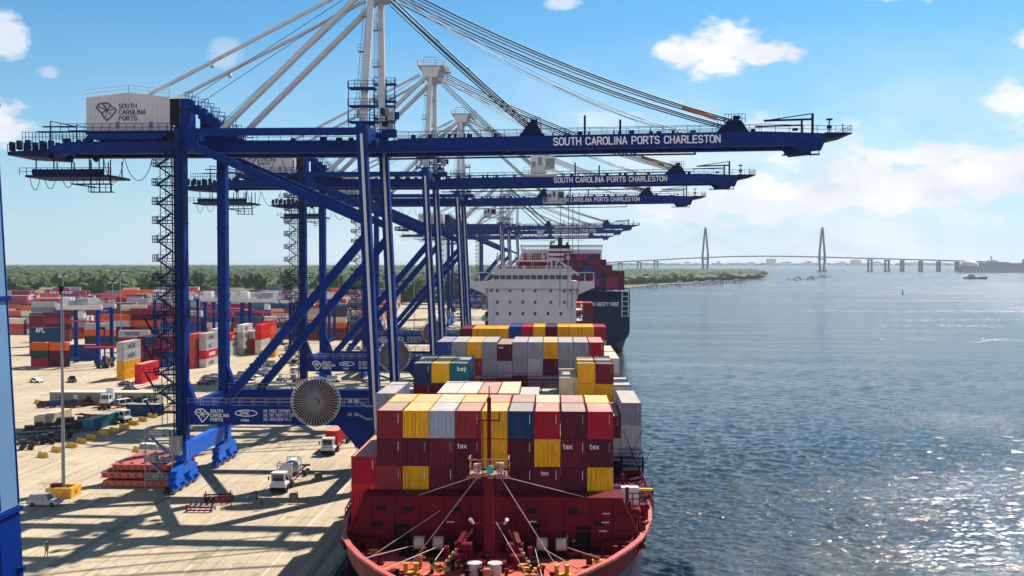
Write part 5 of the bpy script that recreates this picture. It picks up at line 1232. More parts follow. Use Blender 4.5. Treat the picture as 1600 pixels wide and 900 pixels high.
# ================================================================== VEHICLES
def car(kind, p, rz, colour, label, group=None):
    """length along local y, front at -y"""
    r = empty({'suv':'parked_suv','van':'parked_van','pickup':'pickup_truck'}.get(kind, 'parked_car'), p, rz, cat={'suv':'suv','van':'van','pickup':'pickup truck'}.get(kind, 'car'), label=label, group=group)
    key = ('car', kind)
    if key not in _cm:
        L2 = {'car':2.2,'suv':2.35,'van':2.6,'pickup':2.75}[kind]; hb = {'car':.78,'suv':.95,'van':1.0,'pickup':1.0}[kind]; ht = {'car':1.42,'suv':1.75,'van':2.0,'pickup':1.8}[kind]
        prof = [(-L2, .38), (-L2-.03, hb-.18), (-L2*.55, hb+.02), (L2*.9, hb+.05), (L2, hb-.1), (L2+.02, .38)]
        def skin(m, prof, w0, taper):
            vs = []
            for s in (-1, 1):
                for y, z in prof: vs.append((s*w0, y, z))
            n = len(prof); m.add(vs, [tuple(range(n)), tuple(range(2*n-1, n-1, -1))] + [(i, (i+1) % n, n+(i+1) % n, n+i) for i in range(n)])
        parts = []
        m = MB(); skin(m, prof, .90, 0); parts.append(('body', m.mesh('car_body', M['plain'])))
        cab = {'car':[(-L2*.45, hb), (-L2*.18, ht), (L2*.42, ht), (L2*.78, hb+.03)], 'suv':[(-L2*.45, hb), (-L2*.22, ht), (L2*.80, ht-.03), (L2*.94, hb+.03)], 'van':[(-L2*.62, hb), (-L2*.40, ht), (L2*.92, ht), (L2*.97, hb+.03)], 'pickup':[(-L2*.42, hb), (-L2*.2, ht), (L2*.16, ht), (L2*.26, hb+.03)]}[kind]
        m = MB(); vs = []
        for s in (-1, 1):
            for y, z in cab: vs.append((s*(.86 if z < ht-.1 else .70), y, z))
        m.add(vs, [(0,1,2,3),(7,6,5,4),(0,4,5,1),(2,6,7,3)]); parts.append(('window', m.mesh('car_glass', M['glass'])))
        m = MB(); y1, y2 = cab[1][0], cab[2][0]; zz = cab[1][1]; z2 = cab[2][1]
        m.add([(-.72,y1,zz),(.72,y1,zz),(.72,y2,z2),(-.72,y2,z2),(-.72,y1,zz+.05),(.72,y1,zz+.05),(.72,y2,z2+.05),(-.72,y2,z2+.05)], [(0,3,2,1),(4,5,6,7),(0,1,5,4),(1,2,6,5),(2,3,7,6),(3,0,4,7)])
        for s in (-1, 1):
            m.bar((s*.87, cab[0][0], cab[0][1]), (s*.71, y1, zz), .07); m.bar((s*.87, cab[3][0], cab[3][1]), (s*.71, y2, z2), .08); m.bar((s*.87, (y1+y2)/2, hb), (s*.71, (y1+y2)/2, zz), .07)
        parts.append(('roof', m.mesh('car_roof', M['plain'])))
        if kind == 'pickup':
            m = MB(); m.box(-.8, .8, L2*.3, L2*.95, hb+.052, hb+.06); parts.append(('cargo_bed', m.mesh('cargo_bed', M['black'])))
        for x in (-.86, .86):
            for y in (-L2*.62, L2*.60): m = MB(); m.tube((x-.1, y, .33), (x+.1, y, .33), .34, 14); parts.append(('wheel', m.mesh('car_wheel', M['tyre'])))
        for x in (-.65, .65): m = MB(); m.cbox((x, -L2-.02, .62), .35, .06, .16); parts.append(('headlight', m.mesh('car_headlight', M['white_ship'])))
        _cm[key] = parts
    for nm, me in _cm[key]:
        o = bpy.data.objects.new(nm, me); col.objects.link(o); o.parent = r; o.color = (*colour, 1)
    return r
SILV, WHT, BLK, DBL, DRED, GRY = (.35,.36,.38), (.7,.7,.7), (.012,.013,.015), (.01,.02,.08), (.10,.01,.015), (.10,.105,.11)
car('suv', ground(50, 800), R(90), SILV, 'silver suv beside the yellow base of the light mast')
car('van', ground(228, 716), R(80), WHT, 'white van behind the red hatch cover stack')
car('pickup', ground(97, 601), R(35), BLK, 'black pickup alone on open concrete before the navy lettered block')
car('car', ground(39, 602), R(70), WHT, 'white car alone near the crane leg at the edge of the yard')
car('car', ground(184, 607), R(75), DBL, 'dark blue car in the shade of the four-high stack')
car('car', ground(192, 615), R(85), BLK, 'black car behind the long low office')
GP = 'cars parked in front of the long office'
for px, py, c, k, l in ((52, 641, BLK, 'car', 'black car at the outer end of the office row'), (73, 641, DBL, 'suv', 'dark blue suv second from the outer end of the office row'), (98, 640, BLK, 'suv', 'black suv in the middle of the office row'), (107, 641, DRED, 'pickup', 'dark red pickup in the office row'), (124, 637, BLK, 'car', 'black car against the office wall'), (183, 640, WHT, 'van', 'white van at the office door'), (198, 637, GRY, 'car', 'grey car behind the navy box'), (214, 636, BLK, 'suv', 'black suv behind the navy box'), (225, 634, WHT, 'pickup', 'white pickup at the stair side of the office row')):
    car(k, ground(px, py), R(160 + random.uniform(-15,15)), c, l, GP)
GQ = 'cars parked beyond the portal beam'
lot = [(397,575,DBL),(408,571,GRY),(391,583,SILV),(402,582,WHT),(412,581,BLK),(376,591,SILV),(388,592,WHT),(399,590,GRY),(368,598,BLK),(380,600,WHT),(311,604,BLK),(321,602,DBL),(331,600,SILV),(317,596,GRY),(328,594,BLK),(420,573,SILV),(424,579,BLK),(416,588,WHT)]
for i, (px, py, c) in enumerate(lot):
    car(random.choice(('car','suv','pickup')), ground(px, py), R(80 + random.uniform(-6,6)), c, f'{ {SILV:"silver",WHT:"white",BLK:"black",DBL:"dark blue",GRY:"grey"}[c]} vehicle, {ORD[i]} counted in the lot seen through the crane frame', GQ)
GR = 'vehicles parked along the quay far down the berth'
for i in range(16):
    car(random.choice(('car','suv','van')), Vector((-90 + (i % 4)*7.5 + random.uniform(-1,1), 300 + (i//4)*26 + random.uniform(-4,4), 0)), R(random.choice((0, 90))), random.choice((SILV,WHT,BLK,GRY,WHT)), f'small vehicle on the far quay, {ORD[i]} of the scattered ones beyond the second crane', GR)

def truck(p, label, load=None):
    r = empty('terminal_truck', p, cat='truck', label=label, group='terminal trucks on the quay')
    m = MB(); m.box(-1.2, 1.2, -.1, 2.1, 1.25, 1.6); m.box(-1.15, 1.0, .0, 1.75, 1.6, 3.1); m.box(-1.2, 1.05, -.05, 1.8, 3.1, 3.22); m.box(-1.25, 1.25, -.35, .1, .95, 1.5); cb = m.build('cab', M['white_ship'], r)
    m = MB(); m.box(-.95, .80, -.03, .0, 1.95, 2.95); m.box(1.0, 1.03, .3, 1.4, 2.0, 2.9); m.box(-1.18, -1.15, .3, 1.4, 2.0, 2.9); m.build('windscreen', M['glass'], cb)
    m = MB(); m.box(-1.2, 1.2, -.4, 2.4, .45, 1.0); m.box(-.5, .5, 2.1, 5.0, .7, 1.1); m.box(-1.1, -.7, 1.9, 2.2, 1.2, 2.6); m.build('chassis', M['black'], r)
    for x in (-.75, .75): m = MB(); m.cbox((x, -.42, 1.2), .4, .06, .2); m.build('headlight', M['white_steel'], r)
    for x in (-1.5, 1.5): m = MB(); m.bar((x*.8, .1, 2.5), (x, -.1, 2.5), .05); m.cbox((x, -.15, 2.4), .22, .08, .55); m.build('mirror', M['black'], r)
    for x in (-1.0, 1.0):
        for y in (.7, 4.3): m = MB(); m.tube((x-.2, y, .52), (x+.2, y, .52), .52, 16); m.build('wheel', M['tyre'], r)
    m = MB(); m.box(-.6, -.4, 3.2, 16., 1.15, 1.45); m.box(.4, .6, 3.2, 16., 1.15, 1.45)
    for y in (3.3, 7, 11, 15.6): m.box(-1.2, 1.2, y, y+.3, 1.2, 1.46)
    m.build('trailer', M['ship_red'], r)
    for x in (-1.0, 1.0):
        for y in (13.2, 14.6): m = MB(); m.tube((x-.25, y, .52), (x+.25, y, .52), .52, 16); m.build('wheel', M['tyre'], r)
    return r
t1 = ground(429, 777); truck(t1, 'white terminal truck hauling a cylindrical tank, nearest on the quay')
tk = empty('tank_container', (t1.x, t1.y+3.6, 1.47), cat='tank container', label='white cylindrical tank in a steel frame on the nearer truck')
m = MB()
for y in (0, 6.0):
    for x in (-1.15, 1.15): m.bar((x, y, 0), (x, y, 2.5), .14)
    m.bar((-1.15, y, .06), (1.15, y, .06), .14); m.bar((-1.15, y, 2.5), (1.15, y, 2.5), .14)
    for x in (-1, 1): m.bar((x*1.15, y, .7), (x*.55, y, .08), .1); m.bar((x*1.15, y, 1.9), (x*.55, y, 2.48), .1)
for x in (-1.15, 1.15): m.bar((x, 0, .06), (x, 6., .06), .12); m.bar((x, 0, 2.5), (x, 6, 2.5), .09)
m.build('frame', M['white_steel'], tk)
m = MB(); m.tube((0, .35, 1.28), (0, 5.65, 1.28), 1.08, 28, caps=False); m.tube((0, .35, 1.28), (0, .08, 1.28), 1.08, 28, .62); m.tube((0, 5.65, 1.28), (0, 5.92, 1.28), 1.08, 28, .62); m.tube((0, .07, 1.28), (0, .02, 1.28), .3, 16); m.build('tank_shell', M['white_steel'], tk)
t2 = ground(508, 716); truck(t2, 'white terminal truck carrying one red container, behind the tank truck')
container(t2.x, t2.y+3.4, 1.47, 'red', 'short red container riding on the truck behind the tank truck', 'containers on trucks', 6.06, 2.6, True)
t3 = ground(150, 641); t3r = truck(t3, 'white and yellow terminal truck standing before the long office')
m = MB(); m.box(-.6, 1.1, 2.0, 3.2, 1.6, 4.6); m.build('equipment_box', M['white_ship'], t3r)
for i, (px, py) in enumerate(((186, 662), (205, 657), (168, 676), (560, 560), (545, 548))[:0] + ((186, 666), (224, 647), (545, 548))):
    tt = truck(ground(px, py), ['small terminal truck beside the teal container','terminal truck next to the stair tower foot','distant terminal truck between the leaning legs'][i])
    tt.rotation_euler.z = R([70, 80, 10][i]); tt.scale = (.9,.9,.9)

# parked trailer chassis
for i in range(10):
    p = ground(44 + i*14.5 + random.uniform(-4,4), 717 - i*4.9 - random.uniform(0, 9)); 
    r = empty('trailer_chassis', (p.x-12.5, p.y-1, 0), R(-66 + random.uniform(-9,9)), cat='trailer', label=f'empty trailer chassis, {ORD[i]} along the yellow barriers counted from the light mast', group='empty trailers behind the yellow barriers')
    m = MB(); m.box(-.5, -.32, 0, 11.5, 1.0, 1.35); m.box(.32, .5, 0, 11.5, 1.0, 1.35)
    for y in (0, 2.5, 6, 9, 11.2): m.box(-1.2, 1.2, y, y+.25, 1.05, 1.3)
    if i % 3 != 1: m.box(-1.1, 1.1, 0.4, 2.0, 1.36, 2.0); m.box(-.9, .9, 8.2, 9.4, 1.36, 1.9)
    m.build('chassis', M['plain'], r, random.choice(((.05,.01,.012), (.01,.01,.015), (.012,.012,.02), (.02,.02,.022))))
    for x in (-1.0, 1.0):
        for y in (8.8, 10.2): m = MB(); m.tube((x-.22, y, .5), (x+.22, y, .5), .5, 14); m.build('wheel', M['tyre'], r)
    m = MB(); m.box(-.7, -.55, 2.2, 2.4, 0, 1.1); m.box(.55, .7, 2.2, 2.4, 0, 1.1); m.build('landing_leg', M['grey'], r)

# yellow barriers
BAR = [(48,722),(71,713),(95,706),(111,698),(128,692),(149,685),(164,681),(181,675),(196,669),(211,663),(227,657),(240,652),(41,636),(204,712)]
for i, (px, py) in enumerate(BAR):
    p = ground(px, py); r = empty('concrete_barrier', p, R(58 + (i % 3)*5), cat='barrier', label=f'yellow concrete barrier, {ORD[i]} of the bent line counted from the light mast' if i < 12 else ['yellow barrier alone near the cream container','yellow barrier next to the white van'][i-12], group='yellow barriers beside the truck lane')
    m = MB(); m.prism([(-.35, 0), (.35, 0), (.30, .3), (.16, .55), (.13, .95), (-.13, .95), (-.16, .55), (-.30, .3)], 'y', -1.35, 1.35); m.build('block', M['yellow'], r)
    m = MB(); m.box(-.10, .10, -1.0, -.7, .951, 1.02); m.box(-.10, .10, .7, 1.0, .951, 1.02); m.build('lifting_loop', M['black'], r)

# red hatch cover stack
hc0 = Vector((-72.6, 159.5, 0))
pinky = material('hatch_cover_red', (.42, .075, .055), .6, var=.25, scale=.6, dirt_amt=.5, dirt=(.45,.25,.2))
for i, (dx, dy, z, w, d, rz) in enumerate(((.6, 0, .25, 11.2, 13.0, 0), (0, .5, 1.45, 11.2, 12.2, .6), (1.4, 1.4, 2.6, 9.6, 11.8, -1.0))):
    r = empty('ship_hatch_cover', (hc0.x+dx, hc0.y+dy, z), R(rz), cat='hatch cover', label=['red steel hatch cover at the bottom of the stack beside the bogies','red steel hatch cover in the middle of the stack','pink-faded hatch cover on top of the stack beside the bogies'][i], group='stacked hatch covers')
    m = MB(); m.box(0, w, 0, d, .72, .86); m.box(.15, w-.15, .15, d-.15, .12, .719); m.build('cover_plate', pinky, r)
    m = MB()
    for k in range(9): x = .5 + k*(w-1)/8; m.prism([(x-.12, .1), (x+.12, .1), (x+.06, .7), (x-.06, .7)], 'y', -.10, .14)
    for k in range(10): y = .6 + k*(d-1.2)/9; m.box(w-.14, w+.10, y-.1, y+.1, .1, .7)
    m.box(-.02, w+.02, -.12, -.02, .05, .16); m.box(w+.02, w+.12, 0, d, .05, .16)
    m.build('rib', pinky, r)
    m = MB()
    for k in range(5):
        for y in (1., d-1.5, d*.5): m.cbox((1.2+k*(w-2.4)/4, y, .93), .5, .35, .14)
    m.build('lashing_socket', M['ship_red'], r)
# red spreader frames lying on the quay
for i, (px, py, l, sc_) in enumerate(((302, 808, 'red open spreader frame lying on the quay, nearer of the two', 1.), (331, 795, 'red trestle frame standing on the quay, farther of the two', 1.))):
    p = ground(px, py); r = empty('spreader_frame', p, R(12*i), cat='frame', label=l, group='red frames lying on the quay')
    m = MB()
    for x in (-1.9, 1.7): m.bar((x, 0, .0), (x, 0, 1.1+.6*i), .14); m.bar((x, 1.6, 0), (x, 1.6, 1.1+.6*i), .14); m.bar((x, 0, .7), (x, 1.6, .7), .14)
    for y in (0, 1.6): m.bar((-1.9, y, .7+.4*i), (1.7, y, .7+.4*i), .2); m.bar((-1.9, y, .25), (1.7, y, .25), .14)
    m.build('frame', M['ship_red'], r)
    m = MB()
    for k in range(5): m.bar((-1.8+k*.8, .2, .3), (-1.3+k*.8, 1.4, .85), .12, .3)
    m.build('cross_bar', M['white_steel' if i == 0 else 'ship_red'], r)
for i, (px, py, l) in enumerate(((388, 786, 'dark concrete block on the quay before the tank truck'), (453, 786, 'dark concrete block beside the tank truck'), (493, 752, 'dark concrete block between the two trucks'))):
    p = ground(px, py); r = empty('ballast_block', p, R(5*i), cat='block', label=l, group='concrete blocks on the quay')
    m = MB(); m.prism([(-.65, 0), (.65, 0), (.58, .9), (-.58, .9)], 'y', -.5, .5); m.build('block', M['concrete_edge'], r)
    m = MB(); m.bar((.2, 0, .9), (.2, 0, 1.25), .07); m.bar((.2, 0, 1.25), (.6, 0, 1.25), .07); m.bar((.6, 0, 1.25), (.6, 0, .9), .07); m.build('lifting_loop', M['ship_red'], r)
# quay bollards
for i in range(14):
    Y = 60 + i*22.5
    if Y > 340: break
    r = empty('mooring_bollard', (QUAY_X-1.15, Y, 0), cat='bollard', label=f'black mooring bollard at the quay edge, {ORD[i]} counted away from the viewer', group='mooring bollards along the quay edge')
    m = MB(); m.tube((0,0,0), (0,0,.10), .42, 16); m.tube((0,0,.1), (0,0,.55), .24, 16, .2); m.build('base', M['black'], r); m = MB(); m.tube((0,0,.55), (0,0,.72), .30, 16, .34); m.build('head', M['black'], r)
for i in range(16):
    Y = 75 + i*20
    r = empty('quay_fender', (QUAY_X+.35, Y, -1.2), cat='fender', label=f'black rubber fender on the quay wall, {ORD[i]} counted away from the viewer', group='rubber fenders on the quay wall')
    m = MB(); m.box(1.1, 1.35, -1.2, 1.2, -1.6, 1.1); m.build('panel', M['black'], r); m = MB(); m.tube((0,0,0), (1.1,0,0), .5, 14); m.build('cone', M['tyre'], r)

# ---- long office and clutter
p = ground(60, 637); r = empty('long_office', (p.x, p.y, 0), cat='office', label='long low grey-brown site office with a flat pale roof behind the parked cars')
m = MB(); m.box(0, 27.5, 0, 4.2, .3, 3.0); m.box(.5, 27, .1, 4.1, 0, .3); m.build('wall', material('office_siding', (.20,.175,.15), .7, var=.08, scale=.5, dirt_amt=.3), r)
m = MB(); m.box(-.2, 27.7, -.25, 4.5, 3.0, 3.16); m.build('roof', material('office_roof', (.55,.5,.4), .7, var=.1), r)
for x in (2.6, 9.6, 14.3, 20.2, 23.9):
    m = MB(); m.box(x, x+1.1, -.04, .02, 1.3, 2.3); m.build('window', M['glass'], r)
for x in (6.2, 17.5):
    m = MB(); m.box(x, x+1.0, -.05, .02, .35, 2.5); m.build('door', M['white_ship'], r)
    m = MB(); m.box(x-.2, x+1.4, -1.3, -.06, 0, .3); m.build('step', M['grey'], r)

# ---- light masts
def light_mast(p, H, label, heavy=True, group='tall light masts'):
    r = empty('light_mast', p, cat='light mast', label=label, group=group)
    m = MB(); m.tube((0,0,0), (0,0,H), .30 if heavy else .22, 12, .13); m.build('pole', M['grey'], r)
    m = MB(); m.bar((-1.5,0,H-.3), (1.5,0,H-.3), .12); m.bar((0,-1.2,H-.3), (0,1.2,H-.3), .12); m.tube((0,0,H-.9),(0,0,H+.3), .35, 10); m.build('head_frame', M['black'], r)
    for k in range(6): m = MB(); x = -1.5 + k*.6; m.prism([(-.28, H-.75), (.28, H-.75), (.2, H-.35), (-.2, H-.35)], 'x', x-.22, x+.22); m.build('lamp', M['white_ship'], r)
    return r
lp = ground(81, 784); light_mast(lp, 31.9, 'tall grey light mast rising from the yellow concrete base, nearest one')
r = empty('mast_base', (lp.x, lp.y, 0), cat='concrete base', label='yellow concrete guard around the foot of the nearest light mast')
m = MB()
for x0, x1, y0, y1 in ((-2.0, 2.0, -1.7, -1.2), (-2.0, 2.0, 1.2, 1.7), (-2.0, -1.5, -1.19, 1.19), (1.5, 2.0, -1.19, 1.19)): m.box(x0, x1, y0, y1, 0, 1.55)
m.build('guard_wall', M['yellow'], r); m = MB(); m.tube((2.02, 0, .9), (2.1, 0, .9), .35, 12); m.cbox((1.0, -1.75, .8), .7, .06, .6); m.build('sign', M['orange'], r)
m = MB(); m.cbox((-.9, -.4, 1.5), 1.5, 1.0, 1.0); m.build('switch_cabinet', M['ship_red'], r)
for i, (px, pb, pt) in enumerate(((84, 545, 430), (177, 545, 425), (164, 555, 440), (433, 520, 420), (527, 505, 412), (646, 520, 402), (57, 515, 425))):
    p = ground(px, pb); H = CAM_Z - (pt - VY)/F*p.y; light_mast(p, H, f'thin distant light mast over the yard, {ORD[i]} from the tree-line side', False)

# ---- people
def person(p, rz, vest, label):
    me = bpy.data.meshes.new('person'); J = [((0,0,.92),.15),((0,0,1.15),.15),((0,0,1.42),.17),((0,0,1.52),.06),((0,-.01,1.62),.10),((0,-.02,1.74),.095),
      ((-.10,0,.88),.10),((-.11,-.10,.48),.065),((-.11,.02,.08),.05),((-.11,-.13,.04),.045),((.10,0,.88),.10),((.11,.06,.48),.065),((.11,.20,.10),.05),((.11,.08,.04),.045),
      ((-.20,0,1.42),.06),((-.27,.02,1.15),.045),((-.26,-.10,.92),.035),((-.26,-.14,.84),.04),((.20,0,1.42),.06),((.27,.02,1.15),.045),((.25,-.14,.98),.035),((.24,-.20,.92),.04)]
    E = [(0,1),(1,2),(2,3),(3,4),(4,5),(0,6),(6,7),(7,8),(8,9),(0,10),(10,11),(11,12),(12,13),(2,14),(14,15),(15,16),(16,17),(2,18),(18,19),(19,20),(20,21)]
    me.from_pydata([j[0] for j in J], E, []); o = bpy.data.objects.new('person', me); col.objects.link(o); o.location = p; o.rotation_euler = (0,0,rz)
    sk = o.modifiers.new('skin', 'SKIN'); sb_ = o.modifiers.new('smooth', 'SUBSURF'); sb_.levels = 1; sb_.render_levels = 1
    for v, j in zip(me.skin_vertices[0].data, J): v.radius = (j[1], j[1])
    me.skin_vertices[0].data[0].use_root = True
    me.materials.append(M['plain']); o.color = (.03,.035,.06,1); tag(o, label, 'person')
    m = MB(); m.prism([(-.21,1.0),(.21,1.0),(.23,1.48),(-.23,1.48)], 'y', -.18, .18); m.build('vest', M['plain'], o, vest)
    m = MB(); m.tube((0,-.02,1.76), (0,-.02,1.88), .15, 12, .09); m.build('helmet', M['plain'], o, (.7,.7,.7))
    return o
person(ground(52, 882), R(150), (.35,.40,.08), 'worker in a faded yellow vest walking on the shaded quay beside the crane leg')
person(ground(403, 803), R(20), (.04,.04,.05), 'worker in dark clothes on the quay below the tank truck')
person(ground(354, 796), R(60), (.05,.05,.07), 'worker in dark clothes beside the red trestle frame')

# ================================================================== TREES
import numpy as np
def foliage(name, c1, c2, sc=.12):
    m = bpy.data.materials.new(name); m.use_nodes = True; nt = m.node_tree; N = nt.nodes; L = nt.links
    b = N['Principled BSDF']; b.inputs['Roughness'].default_value = .75; b.inputs['Specular IOR Level'].default_value = .2
    g = N.new('ShaderNodeNewGeometry'); n = N.new('ShaderNodeTexNoise'); n.inputs['Scale'].default_value = sc; n.inputs['Detail'].default_value = 7; n.inputs['Roughness'].default_value = .65
    L.new(g.outputs['Position'], n.inputs['Vector'])
    r = N.new('ShaderNodeMapRange'); r.inputs[1].default_value = .35; r.inputs[2].default_value = .65; L.new(n.outputs['Fac'], r.inputs[0])
    mx = N.new('ShaderNodeMix'); mx.data_type = 'RGBA'; L.new(r.outputs[0], mx.inputs[0]); mx.inputs[6].default_value = (*c1, 1); mx.inputs[7].default_value = (*c2, 1)
    L.new(mx.outputs[2], b.inputs['Base Color']); return m
M['leaf'] = foliage('tree_foliage', (.012,.034,.010), (.065,.105,.022), .08)
M['bark'] = material('tree_bark', (.06,.045,.03), .9, var=.3, scale=2.)
def ico(sub):
    bm = bmesh.new(); bmesh.ops.create_icosphere(bm, subdivisions=sub, radius=1); v = np.array([q.co[:] for q in bm.verts]); f = np.array([[q.index for q in t.verts] for t in bm.faces]); bm.free(); return v, f
IV3, IF3 = ico(4); IV2, IF2 = ico(3)
def crown_mesh(seed, V, Fc, leaves=0):
    rs = np.random.RandomState(seed); vs = []
    off = Vector(rs.uniform(-50, 50, 3))
    for v in V:
        p = Vector(v); a = noise.noise(p*1.6 + off)*.42 + noise.noise(p*4.0 + off)*.26 + noise.noise(p*9.5 + off)*.15
        s = 1 + a; z = p.z*s*.72
        vs.append((p.x*s, p.y*s, z if z > -.5 else -.5 + (z+.5)*.3))
    vs = np.array(vs); fs = [tuple(t) for t in Fc.tolist()]; vs = vs.tolist()
    for _ in range(leaves):                      # leaf clumps standing off the surface
        i = rs.randint(len(V)); c = np.array(vs[i])*rs.uniform(.88, 1.14); d = rs.normal(size=(2, 3)); d[0] /= np.linalg.norm(d[0]); d[1] /= np.linalg.norm(d[1]); s = rs.uniform(.05, .11)
        k = len(vs); vs += [list(c + d[0]*s), list(c + d[1]*s), list(c - d[0]*s), list(c - d[1]*s)]; fs.append((k, k+1, k+2, k+3))
    me = bpy.data.meshes.new('crown'); me.from_pydata(vs, [], fs); me.materials.append(M['leaf']); return me
CR = [crown_mesh(i, IV2, IF2, 260) for i in range(6)]
mt = MB(); mt.tube((0,0,0), (0,0,1), .035, 8, .02)
for a in range(5):
    t = a*1.256; mt.tube((0,0,.55), (.30*math.cos(t), .30*math.sin(t), .9), .018, 5, .008)
TR = mt.mesh('trunk', M['bark'])
rt = random.Random(3)
def tree(x, y, z, w, h, label, group):
    r = empty('leafy_tree', (x, y, z), rt.uniform(0, 6.28), cat='tree', label=label, group=group)
    c = bpy.data.objects.new('crown', rt.choice(CR)); col.objects.link(c); c.parent = r; c.location = (0, 0, h*.60); c.scale = (w*.5, w*.5, h*.56)
    t = bpy.data.objects.new('trunk', TR); col.objects.link(t); t.parent = r; t.scale = (w*.9, w*.9, h*.7)
GT = 'trees at the edge of the woods behind the yard'; k = 0
x = -560.
while x < -44:
    y = 872 + rt.uniform(-14, 10); w = rt.uniform(9, 20); h = rt.uniform(11, 23)
    if abs(x) < y*.545: tree(x, y, -1.2, w, h, 'broad green tree in the front edge of the woods behind the container yard', GT)
    x += w*.62
x = -560.
while x < -40:
    y = 905 + rt.uniform(-14, 14); w = rt.uniform(11, 23); h = rt.uniform(14, 27)
    if abs(x) < y*.545: tree(x, y, -1.2, w, h, 'broad green tree in the front edge of the woods behind the container yard', GT)
    x += w*.75
# the woods beyond: one mass
def mass(name, spots, seed=1):
    rs = np.random.RandomState(seed); protos = []
    for s in range(5):
        me = crown_mesh(100+s, IV2 if s < 0 else ico(2)[0], ico(2)[1], 24); v = np.array([q.co[:] for q in me.vertices]); f = [list(p.vertices) for p in me.polygons]; protos.append((v, f)); bpy.data.meshes.remove(me)
    allv = []; faces = []; base = 0
    for (x, y, z, w, h) in spots:
        v, f = protos[rs.randint(5)]; a = rs.uniform(0, 6.28); c, s = math.cos(a), math.sin(a)
        q = v*np.array([w*.5, w*.5, h*.58]); q = np.stack([q[:,0]*c - q[:,1]*s + x, q[:,0]*s + q[:,1]*c + y, q[:,2] + z + h*.58], 1)
        allv.append(q); faces += [[i+base for i in p] for p in f]; base += len(v)
    me = bpy.data.meshes.new(name); me.from_pydata(np.concatenate(allv).tolist(), [], faces); me.materials.append(M['leaf'])
    o = bpy.data.objects.new(name, me); col.objects.link(o); return tag(o, kind='stuff')
spots = []; y = 925.
while y < 5200:
    w0 = 15 + (y-925)*.010; x = -y*.56
    while x < -30 + (0 if y < 1500 else 0):
        und = 4*noise.noise(Vector((x*.004, y*.003, 0)))
        spots.append((x + rt.uniform(-.4,.4)*w0, y + rt.uniform(-.5,.5)*w0, -1.2, w0*rt.uniform(.9,1.5), rt.uniform(15,21) + und))
        x += w0*.95
    y += w0*1.05 if y < 1800 else w0*2.0
mass('far_woods', spots)
# peninsula
def shore(Y): return 0
pen = [at(960, 449, 1)]
PL = [ground(px, py, WATER_Z) for px, py in ((900, 452), (985, 450), (1012, 447), (1040, 445), (1090, 443), (1140, 439), (1190, 436.5), (1206, 432), (1190, 428), (1100, 427), (900, 427))]
m = MB(); n = len(PL); m.add([(p.x, p.y, WATER_Z-.5) for p in PL] + [(p.x, p.y, -2.1) for p in PL], [tuple(range(n, 2*n))] + [(i, (i+1) % n, n+(i+1) % n, n+i) for i in range(n)])
tag(m.build('peninsula_ground', material('marsh_shore', (.13,.12,.07), .9, var=.3, scale=.02)), kind='structure')
front = []; sp2 = []
for i in range(46):
    t = i/45; px = 945 + 245*t; py = 448.5 - 11.5*t - (2.0 if px > 1150 else 0)
    p = ground(px, py - 1.2, WATER_Z); front.append((p.x + rt.uniform(-6,6), p.y + 18 + rt.uniform(-8,8)))
for (x, y) in front: tree(x, y, -2.4, rt.uniform(16, 26), rt.uniform(11, 16), 'rounded green tree on the shore of the wooded peninsula', 'trees on the peninsula shore')
for j in range(1, 16):
    for i in range(44):
        t = i/43; px = 945 + (240 - j*1.0)*t; py0 = 448.5 - 11.5*t; py = py0 + (428.5 - py0)*(j/15)**.8
        p = ground(px, py, WATER_Z); sp2.append((p.x + rt.uniform(-12,12), p.y + rt.uniform(-12,12), -2.4, rt.uniform(24, 44)*(1+j*.05), rt.uniform(12, 17)))
mass('peninsula_woods', sp2, 2)
# far shore
m = MB(); m.box(-3000, 14000, 9800, 10600, WATER_Z-.3, -1.4); tag(m.build('far_shore_ground', M['land']), kind='structure')
sp3 = []
for i in range(420):
    sp3.append((-200 + i*27 + rt.uniform(-9,9), 9850 + rt.uniform(0, 500), -2, rt.uniform(50, 110), rt.uniform(14, 30)))
mass('far_shore_woods', sp3, 3)
# ================================================================== FAR SHORE BUILDINGS, BRIDGE, VESSELS
for i, (px, w, h, l) in enumerate(((1201, 85, 62, 'wide pale tower block on the far shore between the bridge towers'), (1120, 30, 40, 'slim building behind the first bridge tower'), (1170, 60, 30, 'low hall beside the wide tower block'), (1225, 90, 34, 'long low building next to the wide tower block'), (1258, 60, 38, 'flat building just before the second bridge tower'), (1330, 90, 52, 'stepped building beyond the second bridge tower'), (1072, 50, 34, 'small building in front of the first bridge tower'), (1310, 50, 33, 'small block just past the second bridge tower'), (1362, 60, 36, 'low block under the bridge approach'), (1420, 80, 30, 'wide warehouse under the bridge approach'))):
    c = at(px, 420, 9800); r = empty('distant_building', (c.x, 9780, -1.4), cat='building', label=l, group='buildings on the far shore')
    m = MB(); m.box(-w/2, w/2, 0, 40, 0, h); m.build('wall', M['white_ship'], r)
    m = MB(); m.box(-w/2-1, w/2+1, -1, 41, h, h+2); m.box(-w/8, w/8, 10, 25, h+2, h+8); m.build('roof', M['grey'], r)
    if h > 36:
        m = MB()
        for z in range(8, int(h)-4, 7): m.box(-w/2+4, w/2-4, -.5, .2, z, z+3)
        m.build('window', M['glass'], r)
BY = 4180.; sb = F/BY
def bx_(px): return (px - VX)/sb
BR = empty('cable_stayed_bridge', (bx_(1190), BY, WATER_Z), cat='bridge', label='long cable-stayed bridge with two diamond towers crossing the river far away')
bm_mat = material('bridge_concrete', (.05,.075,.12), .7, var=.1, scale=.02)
def brb(m, n, parent=None): m.xform(Matrix.Translation((-bx_(1190), -BY, -WATER_Z))); return m.build(n, bm_mat, parent or BR)
